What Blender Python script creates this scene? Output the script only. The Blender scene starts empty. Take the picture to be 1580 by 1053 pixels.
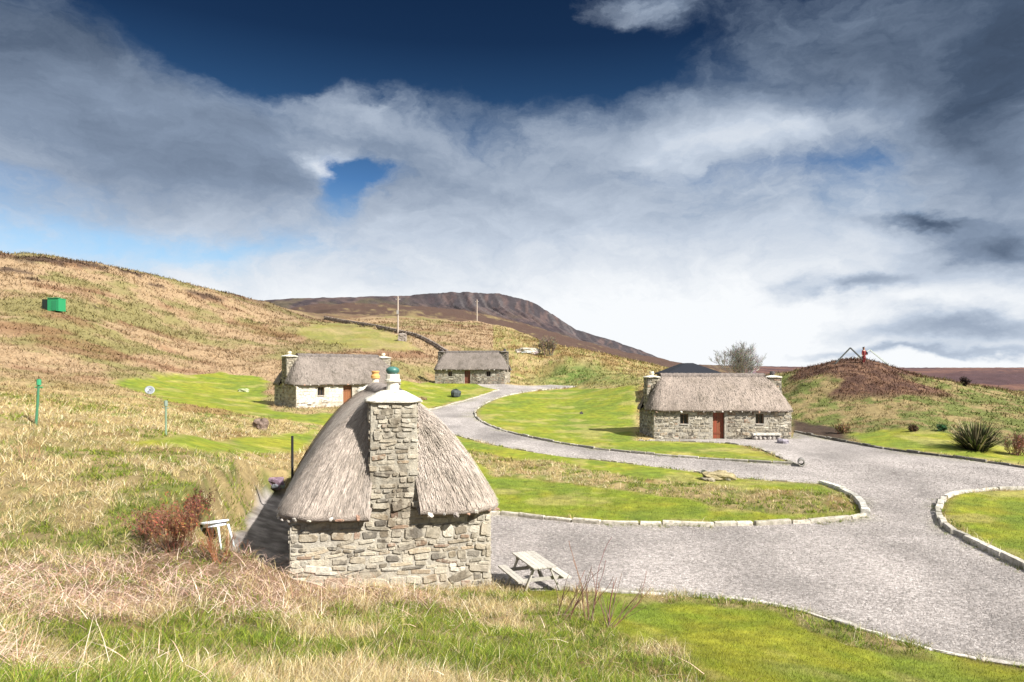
import bpy, bmesh, math, random
import numpy as np
from mathutils import Vector, Matrix
from mathutils.geometry import delaunay_2d_cdt
R = math.radians
random.seed(7)
SC = bpy.context.scene
COL = SC.collection
# ------------------------------------------------------------ camera
CAMZ, F = 5.35, 1050.0           # eye height above the front cottage's ground; focal length in photo pixels
HY, CX = 575.0, 790.0
cd = bpy.data.cameras.new("camera"); cam = bpy.data.objects.new("camera", cd); COL.objects.link(cam)
cam.location = (0, 0, CAMZ); cam.rotation_euler = (R(90), 0, 0)
cd.sensor_width = 36; cd.lens = F/1580*36; cd.shift_y = (HY-526.5)/1580
cd.clip_start = 0.1; cd.clip_end = 9000
SC.camera = cam
SC.view_settings.view_transform = 'Standard'; SC.view_settings.look = 'None'
SC.view_settings.gamma = 1; SC.view_settings.use_curve_mapping = False
SC.view_settings.exposure = 1.3
# ------------------------------------------------------------ sun
SUN_AZ = math.atan2(0.80, -0.60)   # clockwise from +Y
SUN_EL = R(41)
sd = bpy.data.lights.new("sun", 'SUN'); sun = bpy.data.objects.new("sun", sd); COL.objects.link(sun)
sd.energy = 4.6; sd.angle = R(0.5); sd.color = (1, .955, .89)
sv = Vector((math.sin(SUN_AZ)*math.cos(SUN_EL), math.cos(SUN_AZ)*math.cos(SUN_EL), math.sin(SUN_EL)))
sun.rotation_euler = sv.to_track_quat('Z', 'Y').to_euler(); sun.location = (40, -30, 60)

# ------------------------------------------------------------ node helper
class NT:
    def __init__(s, tree): s.t = tree; tree.nodes.clear()
    def n(s, typ, props=None, **ins):
        nd = s.t.nodes.new(typ)
        for k, v in (props or {}).items(): setattr(nd, k, v)
        for k, v in ins.items():
            key = int(k[1:]) if k[0] == 'i' and k[1:].isdigit() else k.replace('_', ' ')
            s.set(nd.inputs[key], v)
        return nd
    def set(s, sock, v):
        if isinstance(v, bpy.types.NodeSocket): s.t.links.new(v, sock)
        elif isinstance(v, bpy.types.Node): s.t.links.new(v.outputs[0], sock)
        else: sock.default_value = v
    def m(s, op, a, b=0.0, c=0.0, clamp=False):
        nd = s.n('ShaderNodeMath', {'operation': op, 'use_clamp': clamp}, i0=a, i1=b)
        if op in ('MULTIPLY_ADD', 'SMOOTH_MIN'): s.set(nd.inputs[2], c)
        return nd.outputs[0]
    def vm(s, op, a, b=(0, 0, 0)):
        nd = s.n('ShaderNodeVectorMath', {'operation': op}, i0=a, i1=b)
        return nd.outputs['Value'] if op in ('DOT_PRODUCT', 'LENGTH') else nd.outputs[0]
    def mix(s, f, a, b, blend='MIX'):
        nd = s.n('ShaderNodeMix', {'data_type': 'RGBA', 'blend_type': blend})
        s.set(nd.inputs[0], f); s.set(nd.inputs[6], a); s.set(nd.inputs[7], b)
        return nd.outputs[2]
    def ramp(s, f, stops):
        nd = s.n('ShaderNodeValToRGB', None, Fac=f); e = nd.color_ramp.elements
        while len(e) < len(stops): e.new(.5)
        for el, (p, c) in zip(e, stops):
            el.position = p; el.color = (c, c, c, 1) if not isinstance(c, tuple) else (*c, 1)
        return nd.outputs[0]
    def rng(s, v, a, b, c=0.0, d=1.0, smooth=False):
        nd = s.n('ShaderNodeMapRange', {'interpolation_type': 'SMOOTHSTEP' if smooth else 'LINEAR'}, i0=v, i1=a, i2=b, i3=c, i4=d)
        return nd.outputs[0]
# ------------------------------------------------------------ world: sky and clouds by direction
w = bpy.data.worlds.new("World"); SC.world = w; w.use_nodes = True
T = NT(w.node_tree)
sky = T.n('ShaderNodeTexSky', {'sky_type': 'NISHITA', 'sun_disc': False, 'sun_elevation': SUN_EL, 'sun_rotation': SUN_AZ,
                               'air_density': 1.0, 'dust_density': 0.6, 'ozone_density': 2.0})
dirv = T.n('ShaderNodeTexCoord').outputs['Generated']
sp = T.n('ShaderNodeSeparateXYZ', None, i0=dirv)
az = T.m('ARCTAN2', sp.outputs[0], sp.outputs[1])
el = T.m('ARCSINE', sp.outputs[2])
uv = T.n('ShaderNodeCombineXYZ', None, i0=az, i1=el).outputs[0]
dn = T.n('ShaderNodeTexNoise', None, Vector=T.vm('MULTIPLY', uv, (1, 1.7, 1)), Scale=3.2, Detail=7.0, Roughness=.60)
dv = T.vm('MULTIPLY', T.vm('SUBTRACT', dn.outputs['Color'], (.5, .5, .5)), (.32, .17, 0))
uvd = T.vm('ADD', uv, dv)
fine = T.n('ShaderNodeTexNoise', None, Vector=T.vm('MULTIPLY', uvd, (1, 1.7, 1)), Scale=10.0, Detail=10.0, Roughness=.66).outputs[0]
big = T.n('ShaderNodeTexNoise', None, Vector=T.vm('MULTIPLY', uv, (1, 2.2, 1)), Scale=2.6, Detail=5.0, Roughness=.55).outputs[0]
def blobs(lst, base):
    acc = base
    for (px, py, a, b, k) in lst:
        u = math.atan((px-CX)/F); v = math.atan((HY-py)/F*math.cos(u))
        d = T.vm('MULTIPLY', T.vm('SUBTRACT', uvd, (u, v, 0)), (F/a, F/b, 0))
        g = T.m('EXPONENT', T.m('MULTIPLY', T.vm('DOT_PRODUCT', d, d), -1.0))
        acc = T.m('MULTIPLY_ADD', g, k, acc)
    return acc
cov = T.m('MULTIPLY_ADD', fine, 1.15, -.22)
cov = blobs([(400, 40, 330, 70, -1.1), (700, 75, 330, 95, -1.0), (520, 288, 56, 50, -1.25), (560, 262, 60, 16, -.6), (1030, 110, 160, 40, -.35), (90, 368, 260, 26, -.5), (370, 392, 120, 14, -.3),
             (1150, 262, 170, 16, -.30), (820, 0, 160, 60, -.5), (1250, 150, 100, 30, -.35), (60, 285, 90, 22, -.3),
             (90, 120, 130, 130, .7), (300, 215, 300, 110, .75), (560, 180, 130, 60, .6), (940, 180, 220, 60, .45), (1120, 195, 140, 50, .5),
             (780, 330, 300, 100, .8), (960, 10, 110, 26, .95), (1400, 70, 260, 85, .75), (1560, 190, 100, 150, .9), (1200, 380, 500, 70, .4)], cov)
hz = T.rng(el, .24, .03, 0, .75, True)
cov = T.m('ADD', cov, hz)
cov = T.m('ADD', cov, T.rng(el, .56, .8, 0, 1.2, True))  # cloud cover overhead, out of view, added as neutral fill light
mask = T.rng(cov, .02, .95, 0, 1, True)
br = T.m('MULTIPLY_ADD', fine, .36, -.18)
br = T.m('MULTIPLY_ADD', big, .25, T.m('ADD', br, -.12))
br = T.m('ADD', br, T.m('ADD', T.rng(el, 0.0, .44, 1.06, .35), T.rng(el, .58, .8, 0, 1.0, True)))  # last term brightens the unseen overhead cloud to lift the shadows
br = blobs([(490, 262, 40, 22, .55), (1120, 205, 150, 34, .32), (960, 15, 100, 22, .22), (1560, 190, 90, 120, -.28), (1450, 60, 230, 70, -.14),
            (1530, 385, 100, 34, -.46), (1310, 450, 80, 15, -.42), (1415, 343, 60, 9, -.36), (1440, 556, 150, 8, -.35), (260, 270, 260, 70, -.16), (750, 300, 180, 50, -.05),
            (1500, 515, 140, 24, -.46), (60, 40, 150, 60, -.14), (1080, 480, 450, 70, .14), (550, 170, 90, 25, .15)], br)
ccol = T.ramp(br, [(0.0, (.007, .011, .020)), (.25, (.028, .042, .068)), (.5, (.098, .125, .170)), (.75, (.225, .255, .300)), (1.0, (.385, .395, .405))])
skyc = T.vm('MULTIPLY', sky.outputs[0], (.12, .12, .12))
tint = T.ramp(T.rng(el, 0, .6), [(0.0, (.50, .52, .55)), (.28, (.40, .45, .47)), (.45, (.14, .23, .32)), (.60, (.060, .115, .165)), (.75, (.028, .056, .090)), (1.0, (.016, .035, .060))])
skyc = T.mix(1.0, skyc, tint, 'MULTIPLY')
fin = T.mix(mask, skyc, ccol)
bg = T.n('ShaderNodeBackground', None, Color=fin, Strength=1.0)
T.n('ShaderNodeOutputWorld', None, Surface=bg)

# ------------------------------------------------------------ noise and geometry helpers
def vnoise(x, y, seed=0):
    xi = np.floor(x).astype(np.int64); yi = np.floor(y).astype(np.int64)
    fx = x-xi; fy = y-yi; fx = fx*fx*(3-2*fx); fy = fy*fy*(3-2*fy)
    def h(a, b):
        n = (a*374761393 + b*668265263 + seed*1442695041) & 0xffffffff
        n = ((n ^ (n >> 13))*1274126177) & 0xffffffff
        return ((n ^ (n >> 16)) & 0xffff)/65535.0
    return (h(xi, yi)*(1-fx)+h(xi+1, yi)*fx)*(1-fy) + (h(xi, yi+1)*(1-fx)+h(xi+1, yi+1)*fx)*fy
def fbm(x, y, sc, octv=4, seed=0, rough=.5):
    a = 1; s = 0; t = 0
    for i in range(octv):
        s = s + a*vnoise(x*sc*2**i+17.3*i, y*sc*2**i+5.1*i, seed+i); t += a; a *= rough
    return s/t
def sstep(v, a, b):
    t = np.clip((v-a)/(b-a), 0, 1); return t*t*(3-2*t)
def tag(o, label=None, cat=None, group=None, kind=None):
    if label: o['label'] = label
    if cat: o['category'] = cat
    if group: o['group'] = group
    if kind: o['kind'] = kind
    return o
def link(name, me, mat=None, parent=None):
    o = bpy.data.objects.new(name, me); COL.objects.link(o)
    if mat: me.materials.append(mat)
    if parent: o.parent = parent
    return o
def empty(name, loc, rz=0):
    o = bpy.data.objects.new(name, None); COL.objects.link(o); o.location = loc; o.rotation_euler = (0, 0, rz); o.empty_display_size = .3
    return o
def mesh_np(name, V, faces, C=None, mat=None, parent=None, smooth=False, uv=None):
    """faces: list of (n,k) index arrays"""
    me = bpy.data.meshes.new(name)
    V = np.asarray(V, np.float32); me.vertices.add(len(V)); me.vertices.foreach_set('co', V.ravel())
    loops = np.concatenate([f.ravel() for f in faces]).astype(np.int32)
    cnt = np.concatenate([np.full(len(f), f.shape[1], np.int32) for f in faces])
    st = np.concatenate([[0], np.cumsum(cnt)[:-1]]).astype(np.int32)
    me.loops.add(len(loops)); me.loops.foreach_set('vertex_index', loops)
    me.polygons.add(len(cnt)); me.polygons.foreach_set('loop_start', st); me.polygons.foreach_set('loop_total', cnt)
    me.polygons.foreach_set('use_smooth', np.full(len(cnt), smooth))
    me.update(calc_edges=True)
    if C is not None:
        at = me.color_attributes.new('Col', 'FLOAT_COLOR', 'POINT')
        C4 = np.ones((len(V), 4), np.float32); C4[:, :3] = C; at.data.foreach_set('color', C4.ravel())
    if uv is not None:
        at = me.attributes.new('flow', 'FLOAT_VECTOR', 'POINT')
        U = np.zeros((len(V), 3), np.float32); U[:, :2] = uv; at.data.foreach_set('vector', U.ravel())
    return link(name, me, mat, parent)
class MB:
    """collects shapes with a colour per vertex into ONE mesh"""
    def __init__(s): s.v = []; s.f = []; s.c = []
    def add(s, vs, fs, col=(.5, .5, .5)):
        n = len(s.v); s.v += [tuple(v) for v in vs]; s.f += [tuple(i+n for i in f) for f in fs]
        s.c += [tuple(col)]*len(vs) if not isinstance(col, list) else col
    def box(s, c, d, rot=None, col=(.5, .5, .5), taper=1.0):
        vs = []
        for z in (-1, 1):
            k = taper if z > 0 else 1
            for x, y in ((-1, -1), (1, -1), (1, 1), (-1, 1)):
                p = Vector((x*d[0]/2*k, y*d[1]/2*k, z*d[2]/2))
                if rot is not None: p = rot @ p
                vs.append(p+Vector(c))
        s.add(vs, [(3, 2, 1, 0), (4, 5, 6, 7), (0, 1, 5, 4), (1, 2, 6, 5), (2, 3, 7, 6), (3, 0, 4, 7)], col)
    def beam(s, a, b, wd, th, col=(.5, .5, .5), up=(0, 0, 1)):
        a = Vector(a); b = Vector(b); d = b-a; x = d.normalized(); upv = Vector(up)
        y = upv.cross(x)
        if y.length < 1e-3: y = Vector((0, 1, 0)).cross(x)
        y.normalize(); z = x.cross(y)
        s.box((a+b)/2, (d.length, wd, th), Matrix((x, y, z)).transposed(), col)
    def tube(s, pts, rad, n=6, col=(.5, .5, .5), cap=True):
        pts = [Vector(p) for p in pts]; vs = []; fs = []
        for i, p in enumerate(pts):
            d = (pts[min(i+1, len(pts)-1)]-pts[max(i-1, 0)]).normalized()
            x = d.cross(Vector((0.13, .97, .2))); x = x.normalized() if x.length > 1e-3 else Vector((1, 0, 0)); y = d.cross(x)
            r = rad[i] if isinstance(rad, (list, tuple)) else rad
            for k in range(n):
                t = 2*math.pi*k/n; vs.append(p+(x*math.cos(t)+y*math.sin(t))*r)
        for i in range(len(pts)-1):
            for k in range(n):
                fs.append((i*n+k, i*n+(k+1) % n, (i+1)*n+(k+1) % n, (i+1)*n+k))
        if cap: fs += [tuple(range(n-1, -1, -1)), tuple((len(pts)-1)*n+k for k in range(n))]
        s.add(vs, fs, col)
    def lathe(s, c, prof, n=16, col=(.5, .5, .5), sx=1, sy=1):
        vs = []; fs = []
        for (r, z) in prof:
            for k in range(n):
                t = 2*math.pi*k/n; vs.append((c[0]+r*math.cos(t)*sx, c[1]+r*math.sin(t)*sy, c[2]+z))
        for i in range(len(prof)-1):
            for k in range(n): fs.append((i*n+k, i*n+(k+1) % n, (i+1)*n+(k+1) % n, (i+1)*n+k))
        fs += [tuple(range(n-1, -1, -1)), tuple((len(prof)-1)*n+k for k in range(n))]
        s.add(vs, fs, col)
    def rock(s, c, d, rnd, col=(.4, .4, .4), rz=0, jag=.22, nu=9, nv=6):
        vs = []; fs = []
        ph = [rnd.uniform(0, 6.28) for _ in range(6)]
        for i in range(nv+1):
            th = math.pi*i/nv
            for k in range(nu):
                t = 2*math.pi*k/nu
                r = 1+jag*(math.sin(2*t+ph[0]+th)+math.sin(3*t+ph[1]-2*th)*.6+math.sin(3*th+ph[2])*.5)*.5+rnd.uniform(-jag, jag)*.3
                x = r*math.sin(th)*math.cos(t); y = r*math.sin(th)*math.sin(t); z = r*math.cos(th)
                x = math.copysign(abs(x)**.75, x); y = math.copysign(abs(y)**.75, y); z = math.copysign(abs(z)**.75, z)
                xx = x*d[0]/2; yy = y*d[1]/2
                vs.append((c[0]+xx*math.cos(rz)-yy*math.sin(rz), c[1]+xx*math.sin(rz)+yy*math.cos(rz), c[2]+z*d[2]/2))
        for i in range(nv):
            for k in range(nu): fs.append((i*nu+k, (i+1)*nu+k, (i+1)*nu+(k+1) % nu, i*nu+(k+1) % nu))
        s.add(vs, fs, col)
    def build(s, name, mat, parent=None, smooth=False):
        me = bpy.data.meshes.new(name); me.from_pydata([tuple(v) for v in s.v], [], s.f); me.update()
        at = me.color_attributes.new('Col', 'FLOAT_COLOR', 'POINT')
        C4 = np.ones((len(s.v), 4), np.float32); C4[:, :3] = np.array(s.c, np.float32); at.data.foreach_set('color', C4.ravel())
        if smooth:
            for p in me.polygons: p.use_smooth = True
        return link(name, me, mat, parent)

# ------------------------------------------------------------ materials
def mat_col(name, scale=8, amt=.35, rough=.9, bump=.3, bscale=None, detail=5, trans=0.0, dist=.02, spec=.25, speck=None, stain=None):
    m = bpy.data.materials.new(name); m.use_nodes = True; t = NT(m.node_tree)
    col = t.n('ShaderNodeAttribute', {'attribute_name': 'Col'}).outputs['Color']
    oc = t.n('ShaderNodeTexCoord').outputs['Object']
    if amt > 0:
        nz = t.n('ShaderNodeTexNoise', None, Vector=oc, Scale=scale, Detail=detail, Roughness=.65).outputs[0]
        k = t.rng(nz, .25, .75, 1-amt, 1+amt)
        col = t.vm('MULTIPLY', col, t.n('ShaderNodeCombineXYZ', None, i0=k, i1=k, i2=k).outputs[0])
    if stain:
        st = t.n('ShaderNodeTexNoise', None, Vector=t.vm('MULTIPLY', oc, (1, 1, .55)), Scale=stain[0], Detail=6.0, Roughness=.65).outputs[0]
        col = t.mix(t.rng(st, .50, .68, 0, stain[1], True), col, t.vm('MULTIPLY', col, stain[2]))
    if speck:
        vz = t.n('ShaderNodeTexNoise', None, Vector=oc, Scale=speck[0], Detail=2.0).outputs[0]
        col = t.mix(t.rng(vz, speck[1], speck[1]+.06, 0, speck[3]), col, (*speck[2], 1))
    bs = t.n('ShaderNodeBsdfPrincipled', None, Base_Color=col, Roughness=rough)
    bs.inputs['Specular IOR Level'].default_value = spec
    if bump > 0:
        bn = t.n('ShaderNodeTexNoise', None, Vector=oc, Scale=bscale or scale*2, Detail=6.0, Roughness=.7).outputs[0]
        t.set(bs.inputs['Normal'], t.n('ShaderNodeBump', None, Strength=bump, Distance=dist, Height=bn).outputs[0])
    out = bs
    if trans > 0:
        tr = t.n('ShaderNodeBsdfTranslucent', None, Color=col)
        out = t.n('ShaderNodeMixShader', None, i0=trans, i1=bs, i2=tr)
    t.n('ShaderNodeOutputMaterial', None, Surface=out)
    return m
M = {}
M['ground'] = mat_col('ground', 2.2, .40, .95, .9, 5.0, 9, dist=.10)
M['hill'] = mat_col('mountain_rock', .03, .35, .95, .8, .06, 9, dist=6.0)
M['blade'] = mat_col('blades', 1, 0, .8, 0, trans=.22, spec=.15)
M['stone'] = mat_col('rubble_stone', 11, .42, .9, .9, 26, dist=.03, speck=(5, .52, (.42, .375, .295), .55), detail=8, stain=(1.1, .85, (.50, .46, .42)))
M['kerb'] = mat_col('kerb_stone', 7, .42, .9, .8, 20, dist=.03, speck=(6, .55, (.20, .19, .13), .5), stain=(.9, .7, (.55, .55, .48)))
M['rock'] = mat_col('field_rock', 5, .55, .9, 1.0, 9, dist=.08, detail=8)
M['wood'] = mat_col('weathered_wood', 10, .25, .8, .3, 25)
M['twig'] = mat_col('twig_bark', 5, .25, .85, 0)
M['paint'] = mat_col('painted', 12, .12, .5, .1, spec=.4)
M['plain'] = mat_col('cloth', 20, .15, .85, .1)
M['metal'] = mat_col('dull_metal', 10, .2, .45, .1, spec=.5)
def mat_thatch():
    m = bpy.data.materials.new('thatch'); m.use_nodes = True; t = NT(m.node_tree)
    col = t.n('ShaderNodeAttribute', {'attribute_name': 'Col'}).outputs['Color']
    fl = t.n('ShaderNodeAttribute', {'attribute_name': 'flow'}).outputs['Vector']
    a = t.n('ShaderNodeTexNoise', None, Vector=t.vm('MULTIPLY', fl, (38, 9, 1)), Scale=1.0, Detail=5.0, Roughness=.7).outputs[0]
    b = t.n('ShaderNodeTexNoise', None, Vector=t.vm('MULTIPLY', fl, (7, 6, 1)), Scale=1.0, Detail=4.0, Roughness=.6).outputs[0]
    k = t.m('MULTIPLY', t.rng(a, .32, .68, .45, 1.45), t.rng(b, .3, .7, .80, 1.18))
    col = t.vm('MULTIPLY', col, t.n('ShaderNodeCombineXYZ', None, i0=k, i1=k, i2=k).outputs[0])
    oc = t.n('ShaderNodeTexCoord').outputs['Object']
    c_ = t.n('ShaderNodeTexNoise', None, Vector=oc, Scale=.9, Detail=6.0, Roughness=.65).outputs[0]
    col = t.mix(t.rng(c_, .48, .68, 0, .6, True), col, t.vm('MULTIPLY', col, (.60, .60, .56)))
    bs = t.n('ShaderNodeBsdfPrincipled', None, Base_Color=col, Roughness=.95)
    bs.inputs['Specular IOR Level'].default_value = .1
    h = t.m('ADD', a, t.m('MULTIPLY', b, .8))
    t.set(bs.inputs['Normal'], t.n('ShaderNodeBump', None, Strength=.9, Distance=.05, Height=h).outputs[0])
    t.n('ShaderNodeOutputMaterial', None, Surface=bs); return m
M['thatch'] = mat_thatch()
def mat_gravel():
    m = bpy.data.materials.new('gravel'); m.use_nodes = True; t = NT(m.node_tree)
    oc = t.n('ShaderNodeTexCoord').outputs['Object']
    v = t.n('ShaderNodeTexVoronoi', None, Vector=oc, Scale=17.0)
    vc = t.n('ShaderNodeSeparateColor', None, i0=v.outputs['Color']).outputs[0]
    n1 = t.n('ShaderNodeTexNoise', None, Vector=oc, Scale=9.0, Detail=6.0, Roughness=.75).outputs[0]
    n2 = t.n('ShaderNodeTexNoise', None, Vector=t.vm('MULTIPLY', oc, (1, .5, 1)), Scale=.35, Detail=5.0, Roughness=.6).outputs[0]
    col = t.ramp(vc, [(0, (.20, .182, .170)), (.35, (.275, .248, .232)), (.7, (.33, .30, .283)), (1, (.42, .385, .365))])
    k = t.m('MULTIPLY', t.rng(n1, .3, .7, .72, 1.26), t.rng(n2, .36, .64, .76, 1.10))
    col = t.vm('MULTIPLY', col, t.n('ShaderNodeCombineXYZ', None, i0=k, i1=k, i2=k).outputs[0])
    att = t.n('ShaderNodeAttribute', {'attribute_name': 'Col'}).outputs['Color']
    col = t.vm('MULTIPLY', col, att)
    bs = t.n('ShaderNodeBsdfPrincipled', None, Base_Color=col, Roughness=.9)
    bs.inputs['Specular IOR Level'].default_value = .2
    h = t.m('ADD', t.m('MULTIPLY', v.outputs['Distance'], -1.0), n1)
    t.set(bs.inputs['Normal'], t.n('ShaderNodeBump', None, Strength=.8, Distance=.03, Height=h).outputs[0])
    t.n('ShaderNodeOutputMaterial', None, Surface=bs); return m
M['gravel'] = mat_gravel()
def mat_glass():
    m = bpy.data.materials.new('window_glass'); m.use_nodes = True; t = NT(m.node_tree)
    bs = t.n('ShaderNodeBsdfPrincipled', None, Base_Color=(.012, .014, .016, 1), Roughness=.08)
    t.n('ShaderNodeOutputMaterial', None, Surface=bs); return m
M['glass'] = mat_glass()

# ------------------------------------------------------------ terrain
def cz(px, D, z): return ((px-CX)/F*D, D, z)
def cp(px, py, D): return ((px-CX)/F*D, D, CAMZ-(py-HY)/F*D)
CT = [cz(757, 17, 0), cz(600, 20, .25), cz(870, 16.7, 0), cz(1000, 22, 0), cz(1300, 14.2, 0), cz(1560, 12.6, 0), cz(1330, 25, .1), cz(1450, 25, .15),
      cz(1580, 20, .1), cz(1580, 35, .5), cz(1225, 36, .4), cz(1100, 47, .65), cz(1009, 48, .65), cz(1222, 49, .7), cz(1240, 53, .9), cz(950, 42, .5),
      cz(800, 50, .9), cz(740, 60, 1.35), cz(665, 67, 1.7), cz(770, 80, 2.6), cz(850, 93, 3.2), cz(670, 93, 3.75), cz(790, 93, 3.6),
      cz(456, 56, 2.35), cz(610, 62, 2.2), cz(417, 60, 2.5), cz(870, 33, .15), cz(700, 30, .1), cz(600, 32, .3), cz(520, 40, 1.2), cz(1150, 30, .15), cz(620, 45, 1.0),
      cp(900, 640, 65), cp(900, 600, 92), cp(890, 556, 118), cp(950, 580, 98), cp(830, 580, 112), cp(1000, 592, 78), cp(1000, 574, 120),
      cz(1100, 80, 3.0), cz(1150, 75, 2.5), cp(1210, 580, 82), cp(1260, 570, 75), cp(1330, 562, 72), cp(1400, 576, 74), cp(1480, 592, 76),
      cp(1580, 606, 80), cp(1240, 660, 54), cp(1320, 668, 50), cp(1400, 655, 50), cp(1480, 680, 43), cp(1580, 700, 40), cp(1330, 610, 62),
      cp(1480, 630, 58), cp(1250, 615, 64), cp(1290, 565, 72), cp(1372, 567, 73), cp(1330, 575, 69), cp(1330, 585, 66), cz(1330, 105, 2.5), cz(1500, 130, 0.5), cz(1250, 130, 2), cz(1600, 140, 0), cp(1400, 577, 700), cp(1580, 576, 900), cp(1500, 600, 280), cp(1600, 598, 300),
      cz(1100, 1000, -10), cz(1250, 1000, -6), cz(1250, 300, 0), cz(1100, 300, 4),
      # foreground bank
      cz(790, 3, 3.2), cz(400, 4, 3.1), cz(1200, 4, 2.8), cz(0, 5, 3.0), cz(1580, 5, 2.0), cz(0, 7, 2.55), cz(-150, 6, 3.0), cz(200, 5.5, 2.85), cz(0, 9, 2.3),
      cp(790, 1053, 8.0), cp(1000, 1053, 9.2), cp(1250, 1053, 10.5), cp(1500, 1053, 11.6), cp(400, 1080, 6.6), cp(100, 1070, 6.6),
      cz(430, 12.5, 1.15), cz(600, 13.3, .72), cz(720, 14.3, .35), cz(860, 13.5, .35), cz(1000, 14, .12), cp(200, 885, 12.5), cp(0, 880, 12.5), cp(600, 985, 9.8), cp(300, 960, 9.5),
      cp(200, 760, 17.5), cp(340, 840, 14), cp(360, 800, 16), cp(408, 756, 21), cp(440, 742, 25), cp(200, 690, 24), cp(0, 740, 18), cp(57, 652, 25), cp(257, 672, 27),
      cp(330, 680, 32), cp(250, 625, 45), cp(400, 655, 42), cp(0, 600, 45), cp(0, 540, 66), cp(0, 470, 95), cp(80, 480, 92), cp(0, 391, 165),
      cp(250, 578, 75), cp(250, 520, 110), cp(150, 407, 175), cp(260, 431, 190), cp(400, 580, 82), cp(400, 540, 115), cp(400, 500, 160), cp(370, 458, 215),
      cp(480, 487, 230), cp(500, 560, 100), cp(610, 515, 158), cp(610, 562, 100), cp(690, 545, 130), cp(735, 552, 125), cp(735, 499, 240), cp(560, 500, 200), cp(800, 560, 120),
      # beyond the brow of the near hill
      cz(0, 230, 34), cz(150, 260, 32), cz(260, 280, 28), cz(370, 320, 24), cz(0, 500, 40), cz(370, 600, 40), cz(0, 1000, 60),
      cp(450, 478, 600), cp(480, 492, 330), cp(600, 492, 420), cp(620, 478, 800), cp(700, 480, 850), cp(800, 515, 300), cp(800, 500, 600), cp(900, 528, 600), cp(900, 548, 250), cp(1000, 556, 700), cp(1000, 566, 300),
      # sides
      cz(-700, 20, 3.5), cz(-700, 60, 9), cz(-700, 200, 35), cz(-700, 1000, 60), cz(2200, 15, .2), cz(2200, 60, .5), cz(2200, 300, 0), cz(2200, 1000, 0)]
CT = np.array(CT)
def warp(x, y):
    r = np.sqrt(x*x+y*y)+1e-6
    return np.arctan2(x, y)*2.2, np.log(r)
def kern(d2): return np.where(d2 > 1e-12, .5*d2*np.log(d2+1e-12), 0)
cu, cv = warp(CT[:, 0], CT[:, 1]); n = len(CT)
K = kern((cu[:, None]-cu[None])**2+(cv[:, None]-cv[None])**2)+np.eye(n)*1e-4
# interpolate the slope to the eye height so near and far points weigh alike
val = (CT[:, 2]-CAMZ)/np.hypot(CT[:, 0], CT[:, 1])
P = np.stack([np.ones(n), cu, cv], 1)
A = np.zeros((n+3, n+3)); A[:n, :n] = K; A[:n, n:] = P; A[n:, :n] = P.T
WT = np.linalg.solve(A, np.concatenate([val, np.zeros(3)]))
def tps(x, y):
    sh = x.shape; x = x.ravel(); y = y.ravel(); out = np.empty(len(x))
    for i in range(0, len(x), 40000):
        xs = x[i:i+40000]; ys = y[i:i+40000]; u, v = warp(xs, ys)
        k = kern((u[:, None]-cu[None])**2+(v[:, None]-cv[None])**2)
        out[i:i+40000] = (k@WT[:n]+WT[n]+WT[n+1]*u+WT[n+2]*v)*np.hypot(xs, ys)+CAMZ
    return out.reshape(sh)
# cottages: centre x, y, base z, rotation
HL, HW = 9.8, 4.75
def house(corner, rz, z):
    """corner: world place of the front left base corner (local -L/2,-W/2)"""
    c, s = math.cos(rz), math.sin(rz)
    return (corner[0]+c*HL/2-s*HW/2, corner[1]+s*HL/2+c*HW/2, z, rz)
# front cottage: near gable is its local -X end, door side faces right
HF = house(((757-CX)/F*16.9, 16.9), R(104), 0.0)
HR = house((((1009-CX)/F*48), 48), R(1.5), .65)
HM = house(((457-CX)/F*56, 56), R(40), 2.35)
HB = house(((671-CX)/F*94.2, 94.2), R(-9), 3.75)
HOUSES = [HF, HR, HM, HB]
def house_dist(h, x, y):
    c, s = math.cos(h[3]), math.sin(h[3]); dx = x-h[0]; dy = y-h[1]
    lx = dx*c+dy*s; ly = -dx*s+dy*c
    qx = np.abs(lx)-HL/2; qy = np.abs(ly)-HW/2
    return np.hypot(np.maximum(qx, 0), np.maximum(qy, 0))+np.minimum(np.maximum(qx, qy), 0), lx, ly
def base_height(x, y):
    z = tps(x, y)
    for i, h in enumerate(HOUSES):
        d, lx, ly = house_dist(h, x, y)
        near = d < 14
        if i == 0:
            k = np.where(ly > HW/2-.2, 1.55, .62)*(1+.5*(fbm(x, y, .8, 3, 222)-.5))      # steep cut bank on the uphill side
            k = np.where((lx < -HL/2) & (ly > HW/2-1.2), 1.2, k)
            wob = (fbm(x, y, .6, 3, 223)-.5)*.9
            yard = (ly > HW/2-.2) | ((lx < -HL/2) & (ly > HW/2-1.2))
            up = np.where(yard, h[2]+np.maximum(d-.3, 0)*.30+np.maximum(d-2.0+wob, 0)*2.0, h[2]+np.maximum(d-.45, 0)*k); lo = h[2]-np.maximum(d-.5, 0)*.4
        else:
            up = h[2]+np.maximum(d-.5, 0)*.45; lo = h[2]-np.maximum(d-.8, 0)*.25
        z = np.where(near, np.clip(z, lo, up), z)
    return z
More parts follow.
